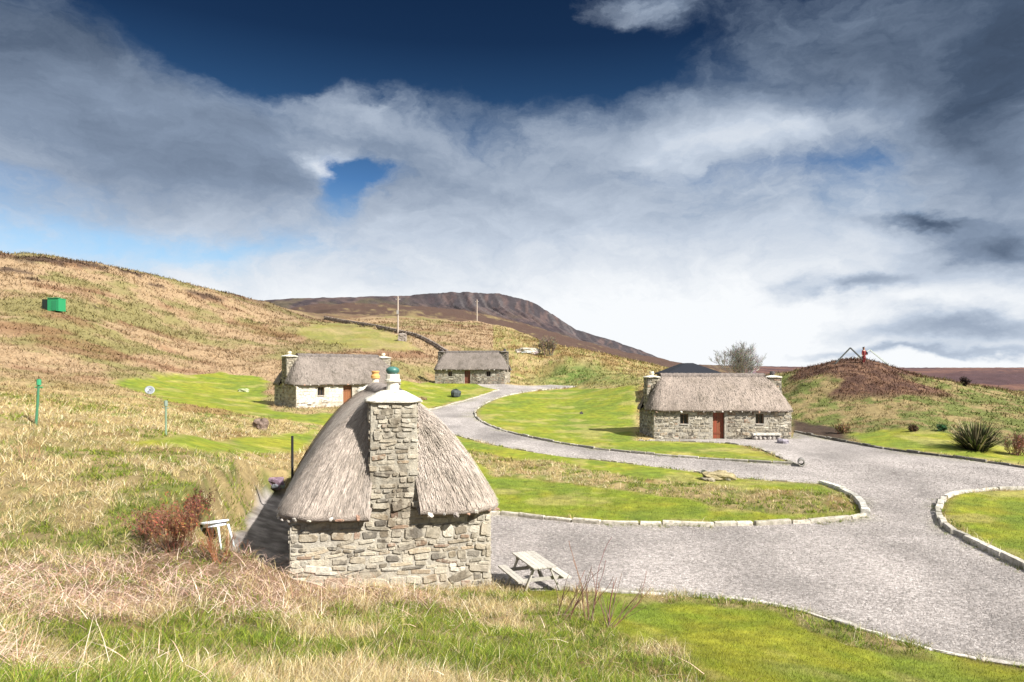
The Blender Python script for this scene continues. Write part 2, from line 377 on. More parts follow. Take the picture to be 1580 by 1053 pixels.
# lattice lookup of the smooth height (fast and also what the ray marcher uses)
def ground_at(px, py, dmin=3.0, dmax=1500):
    D = np.exp(np.linspace(math.log(dmin), math.log(dmax), 900))
    x = (px-CX)/F*D; z = base_height(x, D); ray = CAMZ-(py-HY)/F*D
    hit = np.nonzero(ray <= z)[0]
    if len(hit) == 0: i = len(D)-1; return (x[i], D[i], z[i])
    i = hit[0]
    if i == 0: return (x[0], D[0], z[0])
    a, b = D[i-1], D[i]; fa = (CAMZ-(py-HY)/F*a)-z[i-1]; fb = ray[i]-z[i]; t = fa/(fa-fb+1e-12)
    d = a+(b-a)*t
    return ((px-CX)/F*d, d, CAMZ-(py-HY)/F*d)
def poly(pts, dmin=3.0): return np.array([ground_at(px, py, dmin)[:2] for px, py in pts])
def inside(P_, x, y):
    res = np.zeros(x.shape, bool); j = len(P_)-1
    for i in range(len(P_)):
        xi, yi = P_[i]; xj, yj = P_[j]
        if yi != yj:
            res ^= ((yi > y) != (yj > y)) & (x < (xj-xi)*(y-yi)/(yj-yi)+xi)
        j = i
    return res
def sdist(P_, x, y):
    """signed distance, negative inside"""
    d = np.full(x.shape, 1e9)
    for i in range(len(P_)):
        a = P_[i-1]; b = P_[i]; ab = b-a; L2 = max((ab**2).sum(), 1e-9)
        t = np.clip(((x-a[0])*ab[0]+(y-a[1])*ab[1])/L2, 0, 1)
        d = np.minimum(d, np.hypot(x-a[0]-t*ab[0], y-a[1]-t*ab[1]))
    return np.where(inside(P_, x, y), -d, d)
def smooth_line(P_, it=2, closed=False):
    P_ = np.asarray(P_, float)
    for _ in range(it):
        out = [] if closed else [P_[0]]
        for i in range(len(P_)-(0 if closed else 1)):
            a = P_[i]; b = P_[(i+1) % len(P_)]; out += [a*.75+b*.25, a*.25+b*.75]
        if not closed: out.append(P_[-1])
        P_ = np.array(out)
    return P_
# outlines of the drive, each a run of kerb, from the photograph's ground points
E_low = [(772, 905), (815, 914), (870, 912), (920, 914), (1000, 918), (1060, 921), (1100, 924), (1160, 930), (1210, 938), (1260, 952), (1300, 968), (1370, 985), (1430, 1004), (1500, 1018), (1560, 1029), (1640, 1040)]
E_isl = [(1700, 950), (1640, 905), (1580, 878), (1530, 852), (1490, 832), (1458, 816), (1446, 795), (1452, 775), (1470, 763), (1530, 758), (1580, 757), (1700, 758)]
E_top = [(1700, 742), (1580, 722), (1480, 708), (1380, 697), (1310, 683), (1245, 671), (1226, 667)]
E_path = [(985, 681), (1040, 682), (1095, 684), (1140, 687), (1170, 693), (1200, 706), (1226, 717)]
E_B = [(1226, 717), (1150, 713), (1050, 706), (950, 697), (870, 686), (800, 672), (760, 660), (737, 648), (731, 637), (742, 626), (770, 614), (810, 606), (850, 601), (885, 598)]
E_far = [(770, 602), (740, 612), (700, 623), (665, 632), (630, 638)]
E_C1 = [(640, 664), (670, 662), (700, 671), (740, 683), (800, 695), (870, 706), (950, 714), (1050, 726), (1120, 737), (1200, 744), (1268, 748)]
E_C2 = [(1268, 748), (1300, 759), (1326, 775), (1336, 797)]
E_C3 = [(1336, 797), (1290, 805), (1230, 808), (1150, 811), (1050, 812), (930, 810), (870, 805), (820, 799), (765, 793), (715, 791)]
pl = {}
for k_, e_ in dict(low=E_low, isl=E_isl, top=E_top, path=E_path, B=E_B, far=E_far, C1=E_C1, C2=E_C2, C3=E_C3).items():
    pl[k_] = smooth_line(poly(e_, 9.5), 2)
def hcorner(h, sx, sy):
    c, s = math.cos(h[3]), math.sin(h[3]); lx = sx*HL/2; ly = sy*HW/2
    return np.array([h[0]+c*lx-s*ly, h[1]+s*lx+c*ly])
GP = np.concatenate([pl['low'], pl['isl'], pl['top'], [hcorner(HR, 1, -1)+(.3, .6), hcorner(HR, 1, -1)+(-.5, .3), hcorner(HR, -1, -1)+(.5, .3)], pl['path'], pl['B'][1:],
                     [np.array(ground_at(905, 595)[:2]), np.array(ground_at(850, 594)[:2]), hcorner(HB, 1, -1)+(.8, 0), hcorner(HB, 1, -1)+(-1.5, .4), hcorner(HB, 0, -1)+(.5, .2)],
                     pl['far'], pl['C1'], pl['C2'][1:], pl['C3'][1:], [hcorner(HF, 1, -1)+(-.3, .3), hcorner(HF, -1, -1)+(-.3, .4)]])
def P3(x, y):
    a = np.array([x], float); b = np.array([y], float); return float(base_height(a, b)[0])
# ------------------------------------------------------------ ground cover regions
LAWNS = [[(165, 592), (260, 579), (340, 574), (415, 582), (415, 632), (460, 640), (520, 640), (600, 632), (640, 634), (620, 660), (490, 660), (400, 645), (340, 636), (250, 622), (200, 606)],
         [(170, 682), (250, 675), (350, 675), (450, 670), (500, 655), (480, 700), (400, 705), (330, 702), (250, 697)],
         [(600, 591), (680, 592), (760, 596), (770, 603), (740, 613), (700, 623), (665, 632), (620, 632), (590, 612)],
         [(885, 599), (985, 597), (985, 675), (985, 681), (1095, 684), (1140, 687), (1200, 706), (1226, 717), (1150, 713), (950, 697), (870, 686), (800, 672), (760, 660), (737, 648), (731, 637), (742, 626), (770, 614), (810, 606)],
         [(640, 664), (670, 662), (700, 671), (740, 683), (800, 695), (950, 714), (1050, 726), (1120, 737), (1200, 744), (1268, 748), (1326, 775), (1336, 797), (1230, 808), (1050, 812), (930, 810), (820, 799), (765, 793), (680, 788), (640, 750)],
         [(850, 912), (868, 914), (920, 914), (1000, 918), (1100, 924), (1210, 938), (1300, 968), (1430, 1004), (1560, 1029), (1700, 1050), (1700, 1250), (1200, 1120), (1030, 1045), (950, 985), (890, 945)],
         [(1700, 950), (1580, 878), (1490, 832), (1446, 795), (1452, 775), (1470, 763), (1580, 757), (1700, 758)],
         [(1310, 675), (1360, 664), (1420, 666), (1475, 672), (1560, 690), (1700, 702), (1700, 742), (1580, 722), (1480, 708), (1380, 697), (1320, 686)],
         [(480, 500), (540, 500), (610, 517), (660, 545), (560, 545), (500, 530), (450, 515)]]
LAWNS = [poly(p, 4.0) for p in LAWNS]
ROUGH_C = poly([(715, 697), (800, 710), (900, 722), (1000, 738), (1150, 757), (1290, 766), (1322, 788), (1290, 799), (1200, 797), (1100, 783), (1000, 768), (900, 752), (800, 738), (745, 735)])
MOUND = poly([(815, 592), (840, 570), (890, 560), (935, 566), (1000, 592), (900, 598)])
HEATH = poly([(1215, 583), (1250, 573), (1330, 559), (1400, 577), (1490, 593), (1480, 604), (1400, 602), (1350, 592), (1290, 600), (1235, 600)])
HEATH = np.concatenate([HEATH, [[(1230-CX)/F*110, 110], [(1480-CX)/F*110, 110]]]) if False else HEATH
PEAT = [(12, 419, 26, 7), (52, 433, 15, 5), (320, 459, 24, 5), (300, 452, 12, 3), (540, 487, 34, 4), (60, 401, 60, 4), (130, 408, 34, 4), (200, 421, 30, 3), (240, 440, 14, 3), (150, 476, 9, 3), (360, 456, 20, 3), (500, 480, 22, 3), (430, 520, 10, 4)]
PEAT = [(*ground_at(a_, b_, 30)[:2], c_, d_) for a_, b_, c_, d_ in PEAT]
SOIL = poly([(1222, 646), (1260, 652), (1300, 668), (1310, 681), (1245, 670), (1222, 668)])
ROUGH_L = poly([(410, 600), (440, 640), (360, 625), (360, 600)])
def regions(x, y):
    """weights of the kinds of cover at ground points"""
    r = np.hypot(x, y); a = np.arctan2(x, y)
    w1 = fbm(x, y, .45, 4, 3); w2 = fbm(x, y, .12, 4, 9); w3 = fbm(x, y, .03, 4, 21)
    edge = (w1-.5)*(1.2+r*.012)
    lawn = np.zeros(x.shape)
    for i, p in enumerate(LAWNS):
        e = 0 if i in (6,) else edge*(.25 if i in (3, 4) else (2.5 if i == 5 else 1.0))
        lw = sstep(-(sdist(p, x, y)+e), -.2, .5+r*.004)
        lawn = np.maximum(lawn, lw*(.42 if i == 8 else 1))
    lawn *= 1-sstep(-(sdist(ROUGH_C, x, y)+edge*1.2), -.3, .6)
    pxw = CX+F*x/np.maximum(y, 1)
    zb_ = tps(x, y) if x.size else x*0
    heath = sstep(zb_+(w1-.5)*1.4+(w2-.5)*2.0, 4.5, 5.3)*sstep(pxw+(w2-.5)*60, 1205, 1240)*(1-sstep(y, 105, 125))*(y > 50)
    heath = np.maximum(heath, sstep(fbm(x, y, .16, 4, 55), .56, .64)*sstep(zb_, 2.4, 3.6)*sstep(pxw, 1215, 1260)*(1-sstep(y, 105, 125))*(y > 50))
    # heather takes over beyond the fields: far ground
    px = CX+F*x/np.maximum(y, 1)
    far = sstep(r+(w3-.5)*220, 200, 330)
    far = np.where(px < 360, far*sstep(r, 260, 400), far)
    bank = sstep(-(house_dist(HF, x, y)[0]+(w1-.5)*.9-np.where(house_dist(HF, x, y)[2] > HW/2-.6, 2.0, .35)), -.15, .25)*(y < 40)
    bank = bank*sstep(-x, .9, 1.9)*(1-sstep(-(y-14.4), 0, .8))
    soil = sstep(-sdist(SOIL, x, y), -.4, .4)
    brack = sstep(w2+.5*w3, .55, .9)*sstep(r, 40, 75)*(px < 520)
    # near bracken litter on the left
    nb = sstep(fbm(x, y, .35, 3, 77)+.45*sstep(-x, 1.0, 6.5)-.35*sstep(r, 14.5, 18)-.25*sstep(11.2-r, 0, 2.5), .62, .86)*(r < 20)*(y > 0)
    peat = np.zeros(x.shape)
    for (qx, qy, pw, ph) in PEAT:
        k_ = qy/F*pw; dd_ = np.hypot((x-qx)/k_, (y-qy)/(k_*1.3))+(w1-.5)*1.6
        peat = np.maximum(peat, 1-sstep(dd_, .6, 1.1))
    ridge = fbm(x, y, .05, 4, 33)
    mound = sstep(-(sdist(MOUND, x, y)), -4, 5)
    return dict(lawn=lawn, heath=heath, far=far, bank=bank, soil=soil, brack=brack, nb=nb, mound=mound, peat=peat, w1=w1, w2=w2, w3=w3, r=r, px=px)
def C3(*c): return np.array(c)
def lerp(a, b, t): return a*(1-t[..., None])+b*t[..., None]
def cover_colour(x, y, g):
    n1 = fbm(x, y, 1.3, 4, 41); n2 = fbm(x, y, .25, 4, 43); n3 = fbm(x, y, .06, 3, 47)
    rough = lerp(C3(.30, .225, .105), C3(.15, .165, .040), sstep(.5*n1+.5*n2, .44, .60))
    rough = lerp(rough, C3(.23, .125, .060), sstep(n2+.25*n1, .68, .80)*.7)
    tan = lerp(C3(.225, .150, .085), C3(.30, .215, .125), n1)
    hillc = lerp(tan, C3(.135, .130, .040), sstep(n2*.4+n3*.6, .47, .62)*.75)
    hillc = lerp(hillc, C3(.150, .075, .040), sstep(fbm(x, y, .1, 5, 61), .58, .72)*.7)
    up = sstep(g['r'], 45, 75)*(g['px'] < 760)
    rough = rough*(1-.35*(1-sstep(g['r'], 22, 40)))[..., None]
    c = lerp(rough, hillc, up)
    c = lerp(c, lerp(C3(.10, .058, .035), C3(.17, .105, .065), n1), g['nb']*.9)
    # right hand slope: green and straw mixed
    rt = sstep(g['r'], 44, 52)*(g['px'] > 1180)
    c = lerp(c, lerp(C3(.205, .155, .070), C3(.100, .115, .028), sstep(n1*.5+n2*.5, .42, .58)), rt)
    c = lerp(c, lerp(C3(.10, .14, .03), C3(.22, .20, .07), sstep(n1, .45, .7)), g['mound'])
    lawnc = lerp(C3(.140, .175, .014), C3(.200, .200, .018), sstep(n1*.5+n2*.5, .38, .66))
    lawnc = lerp(lawnc, C3(.10, .145, .018), sstep(fbm(x, y, .4, 4, 88), .50, .70)*.65)
    lawnc = lerp(lawnc, C3(.30, .25, .09), sstep(fbm(x, y, .5, 5, 91), .54, .70)*.5)
    lawnc = lawnc*(.72+.56*fbm(x, y, 2.2, 4, 301))[..., None]
    c = lerp(c, lawnc, g['lawn'])
    hc = lerp(C3(.060, .030, .020), C3(.135, .075, .045), sstep(n1, .35, .7))
    c = lerp(c, hc, g['heath'])
    fc = lerp(C3(.060, .034, .024), C3(.16, .12, .055), sstep(fbm(x, y, .012, 5, 14)*.6+n2*.4, .52, .66))
    fr = lerp(C3(.055, .028, .030), C3(.115, .055, .040), sstep(fbm(x*.3, y*.05, .05, 4, 15), .35, .65))
    fc = np.where((g['px'] > 1150)[..., None], fr, fc)
    c = lerp(c, fc, g['far'])
    c = lerp(c, lerp(C3(.13, .115, .105), C3(.25, .225, .21), sstep(fbm(x, y, 3.0, 4, 97), .3, .7)), g['bank'])
    c = lerp(c, C3(.045, .028, .018), g['soil'])
    c = lerp(c, C3(.040, .022, .014), g['peat']*.9)
    return c
def lumps(x, y, g):
    r = g['r']
    l = (fbm(x, y, .9, 3, 5)-.5)*.34*sstep(r, 3, 8)+(fbm(x, y, .16, 3, 6)-.5)*sstep(r, 30, 90)*1.6+(fbm(x, y, .05, 4, 8)-.5)*5*sstep(r, 130, 300)
    dh = np.full(x.shape, 99.0)
    for h in HOUSES: dh = np.minimum(dh, house_dist(h, x, y)[0])
    return l*(1-.78*g['lawn'])*sstep(dh, .3, 2.5)*(1-.6*g['bank'])*(1-.7*g['heath'])
def surf_height(x, y, g=None, sdg=None):
    if g is None: g = regions(x, y)
    if sdg is None: sdg = sdist(GP, x, y)
    z = base_height(x, y)+lumps(x, y, g)*sstep(sdg, .1, 1.6)
    return z+np.where(sdg < 0, -.06*sstep(-sdg, .0, .15), .07*sstep(sdg, 0, .25))
ang = np.concatenate([np.linspace(-180, -60, 25)[:-1], np.linspace(-60, -42, 40)[:-1], np.linspace(-42, 42, 640), np.linspace(42, 60, 40)[1:], np.linspace(60, 180, 25)[1:-1]])
ang = np.radians(ang)
rad = np.concatenate([np.linspace(.6, 5, 14)[:-1], np.exp(np.linspace(math.log(5), math.log(110), 620)), np.exp(np.linspace(math.log(110), math.log(4500), 190))[1:]])
AA, RR = np.meshgrid(ang, rad); X = RR*np.sin(AA); Y = RR*np.cos(AA)
G = regions(X, Y)
beh = np.abs(AA) > R(100)
Z = surf_height(X, Y, G)
fz = sstep(np.abs(AA), R(62), R(100)); Z = Z*(1-fz)+(3.4+RR*.02)*fz*(RR < 400)+(11.4*fz*(RR >= 400))
cc = cover_colour(X, Y, G)
na, nr = len(ang), len(rad)
idx = np.arange(na*nr).reshape(nr, na)
nxt = np.roll(idx, -1, 1)
quads = np.stack([idx[:-1], idx[1:], nxt[1:], nxt[:-1]], -1).reshape(-1, 4)
V = np.stack([X, Y, Z], -1).reshape(-1, 3)
V = np.concatenate([V, [[0, 0, 3.5]]]); cfl = np.concatenate([cc.reshape(-1, 3), [[.2, .18, .08]]])
ring0 = np.stack([idx[0], nxt[0], np.full(na, len(V)-1)], -1)
tag(mesh_np('ground', V, [quads[:, ::-1], ring0[:, ::-1]], cfl, M['ground'], smooth=True), kind='structure')
# gravel drive draped on the graded ground
xs_ = []
bnd = []
for i in range(len(GP)):
    a = GP[i]; b = GP[(i+1) % len(GP)]; k = max(1, int(np.hypot(*(b-a))/1.2))
    for j in range(k): bnd.append(a+(b-a)*j/k)
bnd = np.array(bnd)
pg = []
D_ = 10.0
while D_ < 100:
    st = D_*.022
    xs = np.arange(-.35*D_-3, .95*D_+3, st*1.2); pg.append(np.stack([xs, np.full(len(xs), D_)], 1)); D_ += st
pg = np.concatenate(pg); sdp = sdist(GP, pg[:, 0], pg[:, 1]); pg = pg[sdp < -.15]
allp = np.concatenate([bnd, pg])
nb_ = len(bnd)
vo, eo, fo, *_r = delaunay_2d_cdt([Vector(p) for p in allp], [(i, (i+1) % nb_) for i in range(nb_)], [], 0, 1e-5)
vo = np.array([tuple(v) for v in vo]); fo = np.array([f for f in fo if len(f) == 3])
cen = vo[fo].mean(1); fo = fo[inside(GP, cen[:, 0], cen[:, 1])]
gz = base_height(vo[:, 0], vo[:, 1])+.0+(fbm(vo[:, 0], vo[:, 1], .5, 3, 5)-.5)*.03
e = sdist(GP, vo[:, 0], vo[:, 1])
tone = 1-.22*sstep(fbm(vo[:, 0]*.5, vo[:, 1], .25, 4, 71), .5, .72)
for trk in ([(1200, 725), (1330, 740), (1400, 775), (1395, 830), (1440, 880), (1560, 950)], [(1250, 700), (1400, 725), (1430, 770), (1425, 815), (1480, 860), (1620, 930)], [(700, 640), (720, 655), (800, 680), (950, 705), (1200, 730)], [(780, 620), (722, 632), (716, 645), (760, 667), (900, 695), (1200, 722)]):
    tp = smooth_line(poly(trk, 9.5), 3); dtk = np.full(len(vo), 99.0)
    for i_ in range(len(tp)-1):
        a_, b_ = tp[i_], tp[i_+1]; ab_ = b_-a_; t_ = np.clip(((vo-a_)@ab_)/(ab_@ab_), 0, 1); dtk = np.minimum(dtk, np.hypot(*(vo-a_-t_[:, None]*ab_).T))
    tone = tone*(1-.17*(1-sstep(dtk+(fbm(vo[:, 0], vo[:, 1], 1.1, 3, 3)-.5)*.8, .15, .6)))
GC = np.stack([tone, tone, tone], 1)
GC = GC*(1-.22*(sstep(e, -.7, -.05)*sstep(fbm(vo[:, 0], vo[:, 1], .8, 3, 73), .4, .7))[:, None]*np.array([.8, .7, 1.6]))
rs_ = np.random.RandomState(5); npb = 110000
rr_ = np.exp(rs_.uniform(math.log(11.5), math.log(42), npb)); aa_ = np.radians(rs_.uniform(-8, 42, npb)); xp = rr_*np.sin(aa_); yp = rr_*np.cos(aa_)
kp = inside(GP, xp, yp) & (house_dist(HF, xp, yp)[0] > .1); xp, yp, rr_ = xp[kp], yp[kp], rr_[kp]; npb = len(xp)
zp = base_height(xp, yp)+(fbm(xp, yp, .5, 3, 5)-.5)*.03; sz_p = rs_.uniform(.008, .018, npb)*np.clip(rr_/14, 1, 2.2)
oc_ = np.array([[1, 0, .1], [.2, 1, .15], [-1, .1, .05], [-.1, -1, .12], [.05, 0, .9]]); rot = rs_.uniform(0, 6.28, npb)
ox = oc_[None, :, 0]*np.cos(rot)[:, None]-oc_[None, :, 1]*np.sin(rot)[:, None]; oy = oc_[None, :, 0]*np.sin(rot)[:, None]+oc_[None, :, 1]*np.cos(rot)[:, None]
Vp = np.stack([xp[:, None]+ox*sz_p[:, None], yp[:, None]+oy*sz_p[:, None]*.8, zp[:, None]+oc_[None, :, 2]*sz_p[:, None]], -1).reshape(-1, 3)
fp = (len(vo)+np.arange(npb)[:, None, None]*5+np.array([[0, 1, 4], [1, 2, 4], [2, 3, 4], [3, 0, 4]])[None]).reshape(-1, 3)
Cp = np.repeat(rs_.uniform(.85, 1.18, npb), 5)[:, None]*np.ones(3)
GC = np.concatenate([GC, Cp]); fo = np.concatenate([fo, fp])
tag(mesh_np('gravel_drive', np.concatenate([np.column_stack([vo, gz]), Vp]), [fo], GC, M['gravel'], smooth=False), kind='structure')

# ------------------------------------------------------------ far mountain
sk = np.array([(200, 500), (300, 478), (385, 459), (450, 456), (540, 453), (620, 452), (700, 448), (770, 451), (800, 457), (825, 466), (850, 482), (872, 497), (890, 508), (905, 512), (930, 520), (960, 530), (990, 541), (1020, 553), (1045, 561), (1100, 575), (1160, 590)], float)
fh = np.array([(200, 520), (385, 500), (600, 500), (800, 520), (900, 545), (1000, 575), (1160, 600)], float)
pxs = np.linspace(200, 1160, 420); ts = np.linspace(0, 1.25, 130)
PX, TT = np.meshgrid(pxs, ts)
ys = np.interp(PX, sk[:, 0], sk[:, 1]); yf = np.interp(PX, fh[:, 0], fh[:, 1])
DD = 900+700*TT
zt = CAMZ+(HY-ys)/F*1530; zf = CAMZ+(HY-yf)/F*900
cl = sstep(PX, 560, 700)
sl_ = PX+75*TT                       # ribs run down to the right
rib = np.abs(fbm(sl_, TT*7, .10, 5, 31, .62)-.5)*2
prof = (1-cl)*TT**.9+cl*np.where(TT < .72, .66*(TT/.72)**.9, .66+.34*sstep(TT, .72, .95)**.8)
prof = np.where(TT > 1, 1-(TT-1)*.8, np.minimum(prof, 1))
gm = np.exp(-((TT-.62)/.26)**2)
ZZ = zf+(zt-zf)*(prof-rib*gm*(.04+.13*cl))+(fbm(PX*.5, TT*30, .12, 4, 3)-.5)*5.0*(TT < 1.1)
XX = (PX-CX)/F*DD
n1 = fbm(PX*.6, TT*55, .12, 5, 7, .65); n2 = fbm(sl_, TT*9, .16, 5, 8, .65); n3_ = fbm(PX, TT*45, .14, 4, 12, .65)
mc = lerp(C3(.034, .024, .027), C3(.078, .053, .049), sstep(n1, .36, .66))
mc = lerp(mc, C3(.030, .026, .030), cl*sstep(TT, .62, .76)*sstep(n3_, .36, .52)*.9)
mc = lerp(mc, C3(.085, .075, .074), cl*sstep(n2, .54, .70)*sstep(TT, .22, .5)*(1-sstep(TT, .85, .95))*.6)
mc = lerp(mc, C3(.075, .062, .032), sstep(fbm(PX, TT*60, .03, 4, 17), .50, .65)*(1-cl*sstep(TT, .3, .6))*.6)
ii = np.arange(PX.size).reshape(PX.shape)
q = np.stack([ii[:-1, :-1], ii[:-1, 1:], ii[1:, 1:], ii[1:, :-1]], -1).reshape(-1, 4)
tag(mesh_np('mountain', np.stack([XX, DD, ZZ], -1).reshape(-1, 3), [q], mc.reshape(-1, 3), M['hill'], smooth=True), kind='structure')
# far blue hills and the sea beyond the moor
pxs = np.linspace(1100, 1900, 160); hb = fbm(pxs, pxs*0, .02, 5, 4)
Vb = []; 
for t_, k in ((0, -60), (1, 1), (2, -60)):
    for p, h in zip(pxs, hb):
        D = 5200+t_*500; zz = CAMZ+((h-.30)*20*max(0, math.sin((p-1100)/800*3.14))+1)/F*D if k == 1 else k
        Vb.append(((p-CX)/F*D, D, zz))
ii = np.arange(len(Vb)).reshape(3, -1)
q = np.stack([ii[:-1, :-1], ii[:-1, 1:], ii[1:, 1:], ii[1:, :-1]], -1).reshape(-1, 4)
tag(mesh_np('distant_hills', np.array(Vb), [q], np.tile(C3(.20, .25, .32), (len(Vb), 1)), M['hill'], smooth=True), kind='structure')  # pale blue of distant haze is put into the hill colour
mb = MB(); mb.add([(-7500, 4400, -12), (7500, 4400, -12), (7500, 8000, -12), (-7500, 8000, -12)], [(0, 1, 2, 3)], (.10, .16, .22))
mb.build('sea', M['plain']); tag(bpy.data.objects['sea'], kind='structure')

# ------------------------------------------------------------ cottages
PAL_STONE = [(.32, .28, .215), (.25, .22, .175), (.39, .345, .265), (.19, .17, .14), (.44, .395, .31), (.28, .24, .18), (.35, .30, .225), (.40, .36, .285)]
PAL_WARM = [(.33, .235, .165), (.38, .30, .21), (.27, .19, .14), (.36, .30, .215)]
def stones(mb, rnd, o, ud, vd, nd, W, H, excl=(), size=.26, pal=PAL_STONE, warm=.12, pale=.12, white=None, prot=.032, shape=None):
    o = Vector(o); ud = Vector(ud); vd = Vector(vd); nd = Vector(nd)
    v = 0.0
    while v < H-.02:
        h = min(rnd.uniform(.38, 1.3)*size*.62, H-v)
        if H-v-h < .05: h = H-v
        u = -rnd.uniform(0, size)
        while u < W:
            wd = rnd.choice((rnd.uniform(.4, 1.1), rnd.uniform(.7, 1.5), rnd.uniform(1.3, 2.3)))*size
            u0 = max(u, 0); u1 = min(u+wd, W); u += wd
            if u1-u0 < .06: continue
            cu_, cv_ = (u0+u1)/2, v+h/2
            if any(u1 > e[0] and u0 < e[1] and v+h > e[2] and v < e[3] for e in excl): continue
            if shape and not shape(cu_, cv_): continue
            if rnd.random() < .05: continue
            hw = (u1-u0)/2-.011; hh = h/2-.009;   p = prot*rnd.uniform(.35, 1.15)
            big = rnd.random() < .13 and v+h*2 < H
            if big and not excl: hh *= 1.8; hw *= rnd.uniform(.9, 1.3); p *= 1.35
            cu_ = min(max(cu_, hw), W-hw); rt_ = rnd.gauss(0, .11)
            ring = []
            for (a, b) in ((-1, -.62), (-.72, -1), (.68, -1), (1, -.66), (1, .6), (.7, 1), (-.66, 1), (-1, .64)):
                ring.append((cu_+hw*(a+rnd.uniform(-.22, .22) if abs(a) < 1 else a*rnd.uniform(.84, 1.0)), cv_+hh*(b+rnd.uniform(-.2, .2) if abs(b) < 1 else b*rnd.uniform(.74, 1.0))))
            ring = [(cu_+(a-cu_)-(b-cv_)*rt_, cv_+(b-cv_)+(a-cu_)*rt_) for a, b in ring]
            vs = []; tl = rnd.uniform(-.25, .25)
            for (a, b) in ring: vs.append(o+ud*a+vd*b-nd*.01)
            for (a, b) in ring: vs.append(o+ud*(cu_+(a-cu_)*.86)+vd*(cv_+(b-cv_)*.82)+nd*(p*(1+tl*(a-cu_)/max(hw, .05))))
            fs = [(i, (i+1) % 8, 8+(i+1) % 8, 8+i) for i in range(8)]+[tuple(range(8, 16))]
            c = rnd.choice(pal)
            if rnd.random() < warm: c = rnd.choice(PAL_WARM)
            if rnd.random() < pale: c = (.50, .46, .38)
            if white and rnd.random() < white(cu_, cv_): c = (.66, .64, .59)
            k = rnd.uniform(.60, 1.18); mb.add(vs, fs, (c[0]*k, c[1]*k, c[2]*k))
        v += h
def thatch(parent, rnd, seed, fine, tone=(1, 1, 1)):
    a, b = HL/2+.30, HW/2+.30; cr = .95; zr, ze = (4.90 if fine else 4.56), 2.04; bk = .12 if fine else .05; rx = HL/2-1.20; chw = .60
    # outline starting right of the -X chimney gap, walking counter-clockwise
    out = []
    step = .07 if fine else .14
    def arc(cx_, cy_, t0, t1):
        n_ = max(4, int(abs(t1-t0)*cr/step))
        return [(cx_+cr*math.cos(t0+(t1-t0)*i/n_), cy_+cr*math.sin(t0+(t1-t0)*i/n_)) for i in range(n_+1)]
    def seg(p, q_):
        n_ = max(2, int(math.hypot(q_[0]-p[0], q_[1]-p[1])/step)); return [(p[0]+(q_[0]-p[0])*i/n_, p[1]+(q_[1]-p[1])*i/n_) for i in range(1, n_)]
    half = [(-a, -chw)]+seg((-a, -chw), (-a, -b+cr))+arc(-a+cr, -b+cr, math.pi, 1.5*math.pi)+seg((-a+cr, -b), (a-cr, -b))+arc(a-cr, -b+cr, 1.5*math.pi, 2*math.pi)+seg((a, -b+cr), (a, -chw))+[(a, -chw)]
    VV = []; FF = []; CC = []; UV = []
    nrow = 26 if fine else 16
    for sgn in (1, -1):
        pts = np.array(half); pts[:, 1] *= sgn
        per = np.concatenate([[0], np.cumsum(np.hypot(*(np.diff(pts, axis=0).T)))])
        rxp = np.clip(pts[:, 0]*(rx/(a-.75)), -rx, rx); rp = np.stack([rxp, np.zeros(len(pts))], 1)
        sl = np.hypot(np.hypot(*(pts-rp).T), zr-ze)
        rows = []
        lip = (fbm(per, per*0+sgn, 1.1, 3, seed)-.5)*.16
        # underside, lip, top
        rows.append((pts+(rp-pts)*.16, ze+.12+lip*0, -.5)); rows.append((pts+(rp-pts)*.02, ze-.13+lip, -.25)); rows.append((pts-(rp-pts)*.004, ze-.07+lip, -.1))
        for i in range(nrow+1):
            s_ = i/nrow
            f_ = .72*s_+.28*math.sin(math.pi/2*s_)+bk*math.sin(math.pi*s_**.85)
            bulge = (fbm(per, per*0+s_*3.3, .5, 3, seed+5)-.5)*.16*math.sin(math.pi*min(1, s_*1.05+.0))+(fbm(per, per*0+s_*9, 3.2, 2, seed+9)-.5)*.05
            rows.append((pts+(rp-pts)*s_, ze+.02+lip*(1-s_)+(zr-ze)*f_+bulge, s_))
        n0 = sum(len(v_) for v_ in VV)
        for (pp, zz, s_) in rows:
            zz = np.broadcast_to(zz, (len(pp),))
            VV.append(np.column_stack([pp, zz])); UV.append(np.column_stack([per+sgn*50, s_*sl]))
            st = fbm(per*1.0, per*0+s_*2, 4.0, 3, seed+2, .7)
            t = .78+.44*st+ (fbm(per, per*0+s_*4, .4, 3, seed+12)-.5)*.5
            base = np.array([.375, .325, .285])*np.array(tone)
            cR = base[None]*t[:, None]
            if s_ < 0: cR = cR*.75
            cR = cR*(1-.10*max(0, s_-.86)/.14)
            CC.append(cR)
        m_ = len(pts); R_ = len(rows)
        ii_ = n0+np.arange(m_*R_).reshape(R_, m_)
        q_ = np.stack([ii_[:-1, :-1], ii_[:-1, 1:], ii_[1:, 1:], ii_[1:, :-1]], -1).reshape(-1, 4)
        FF.append(q_ if sgn > 0 else q_[:, ::-1])
    V_ = np.concatenate(VV); C_ = np.concatenate(CC); U_ = np.concatenate(UV); faces = [np.concatenate(FF)]
    # loose straws lying down the slope
    ns = 24000 if fine else 2500
    rs = np.random.RandomState(seed)
    pts = np.array(half); per = np.concatenate([[0], np.cumsum(np.hypot(*(np.diff(pts, axis=0).T)))])
    pu = rs.uniform(0, per[-1], ns); side = rs.choice([1, -1], ns); s0 = rs.uniform(-.02, .93, ns)
    px_ = np.interp(pu, per, pts[:, 0]); py_ = np.interp(pu, per, pts[:, 1])*side
    rxp = np.clip(px_*(rx/(a-.75)), -rx, rx)
    ln = rs.uniform(.12, .34, ns); wd = rs.uniform(.003, .008, ns)*(1 if fine else 3)
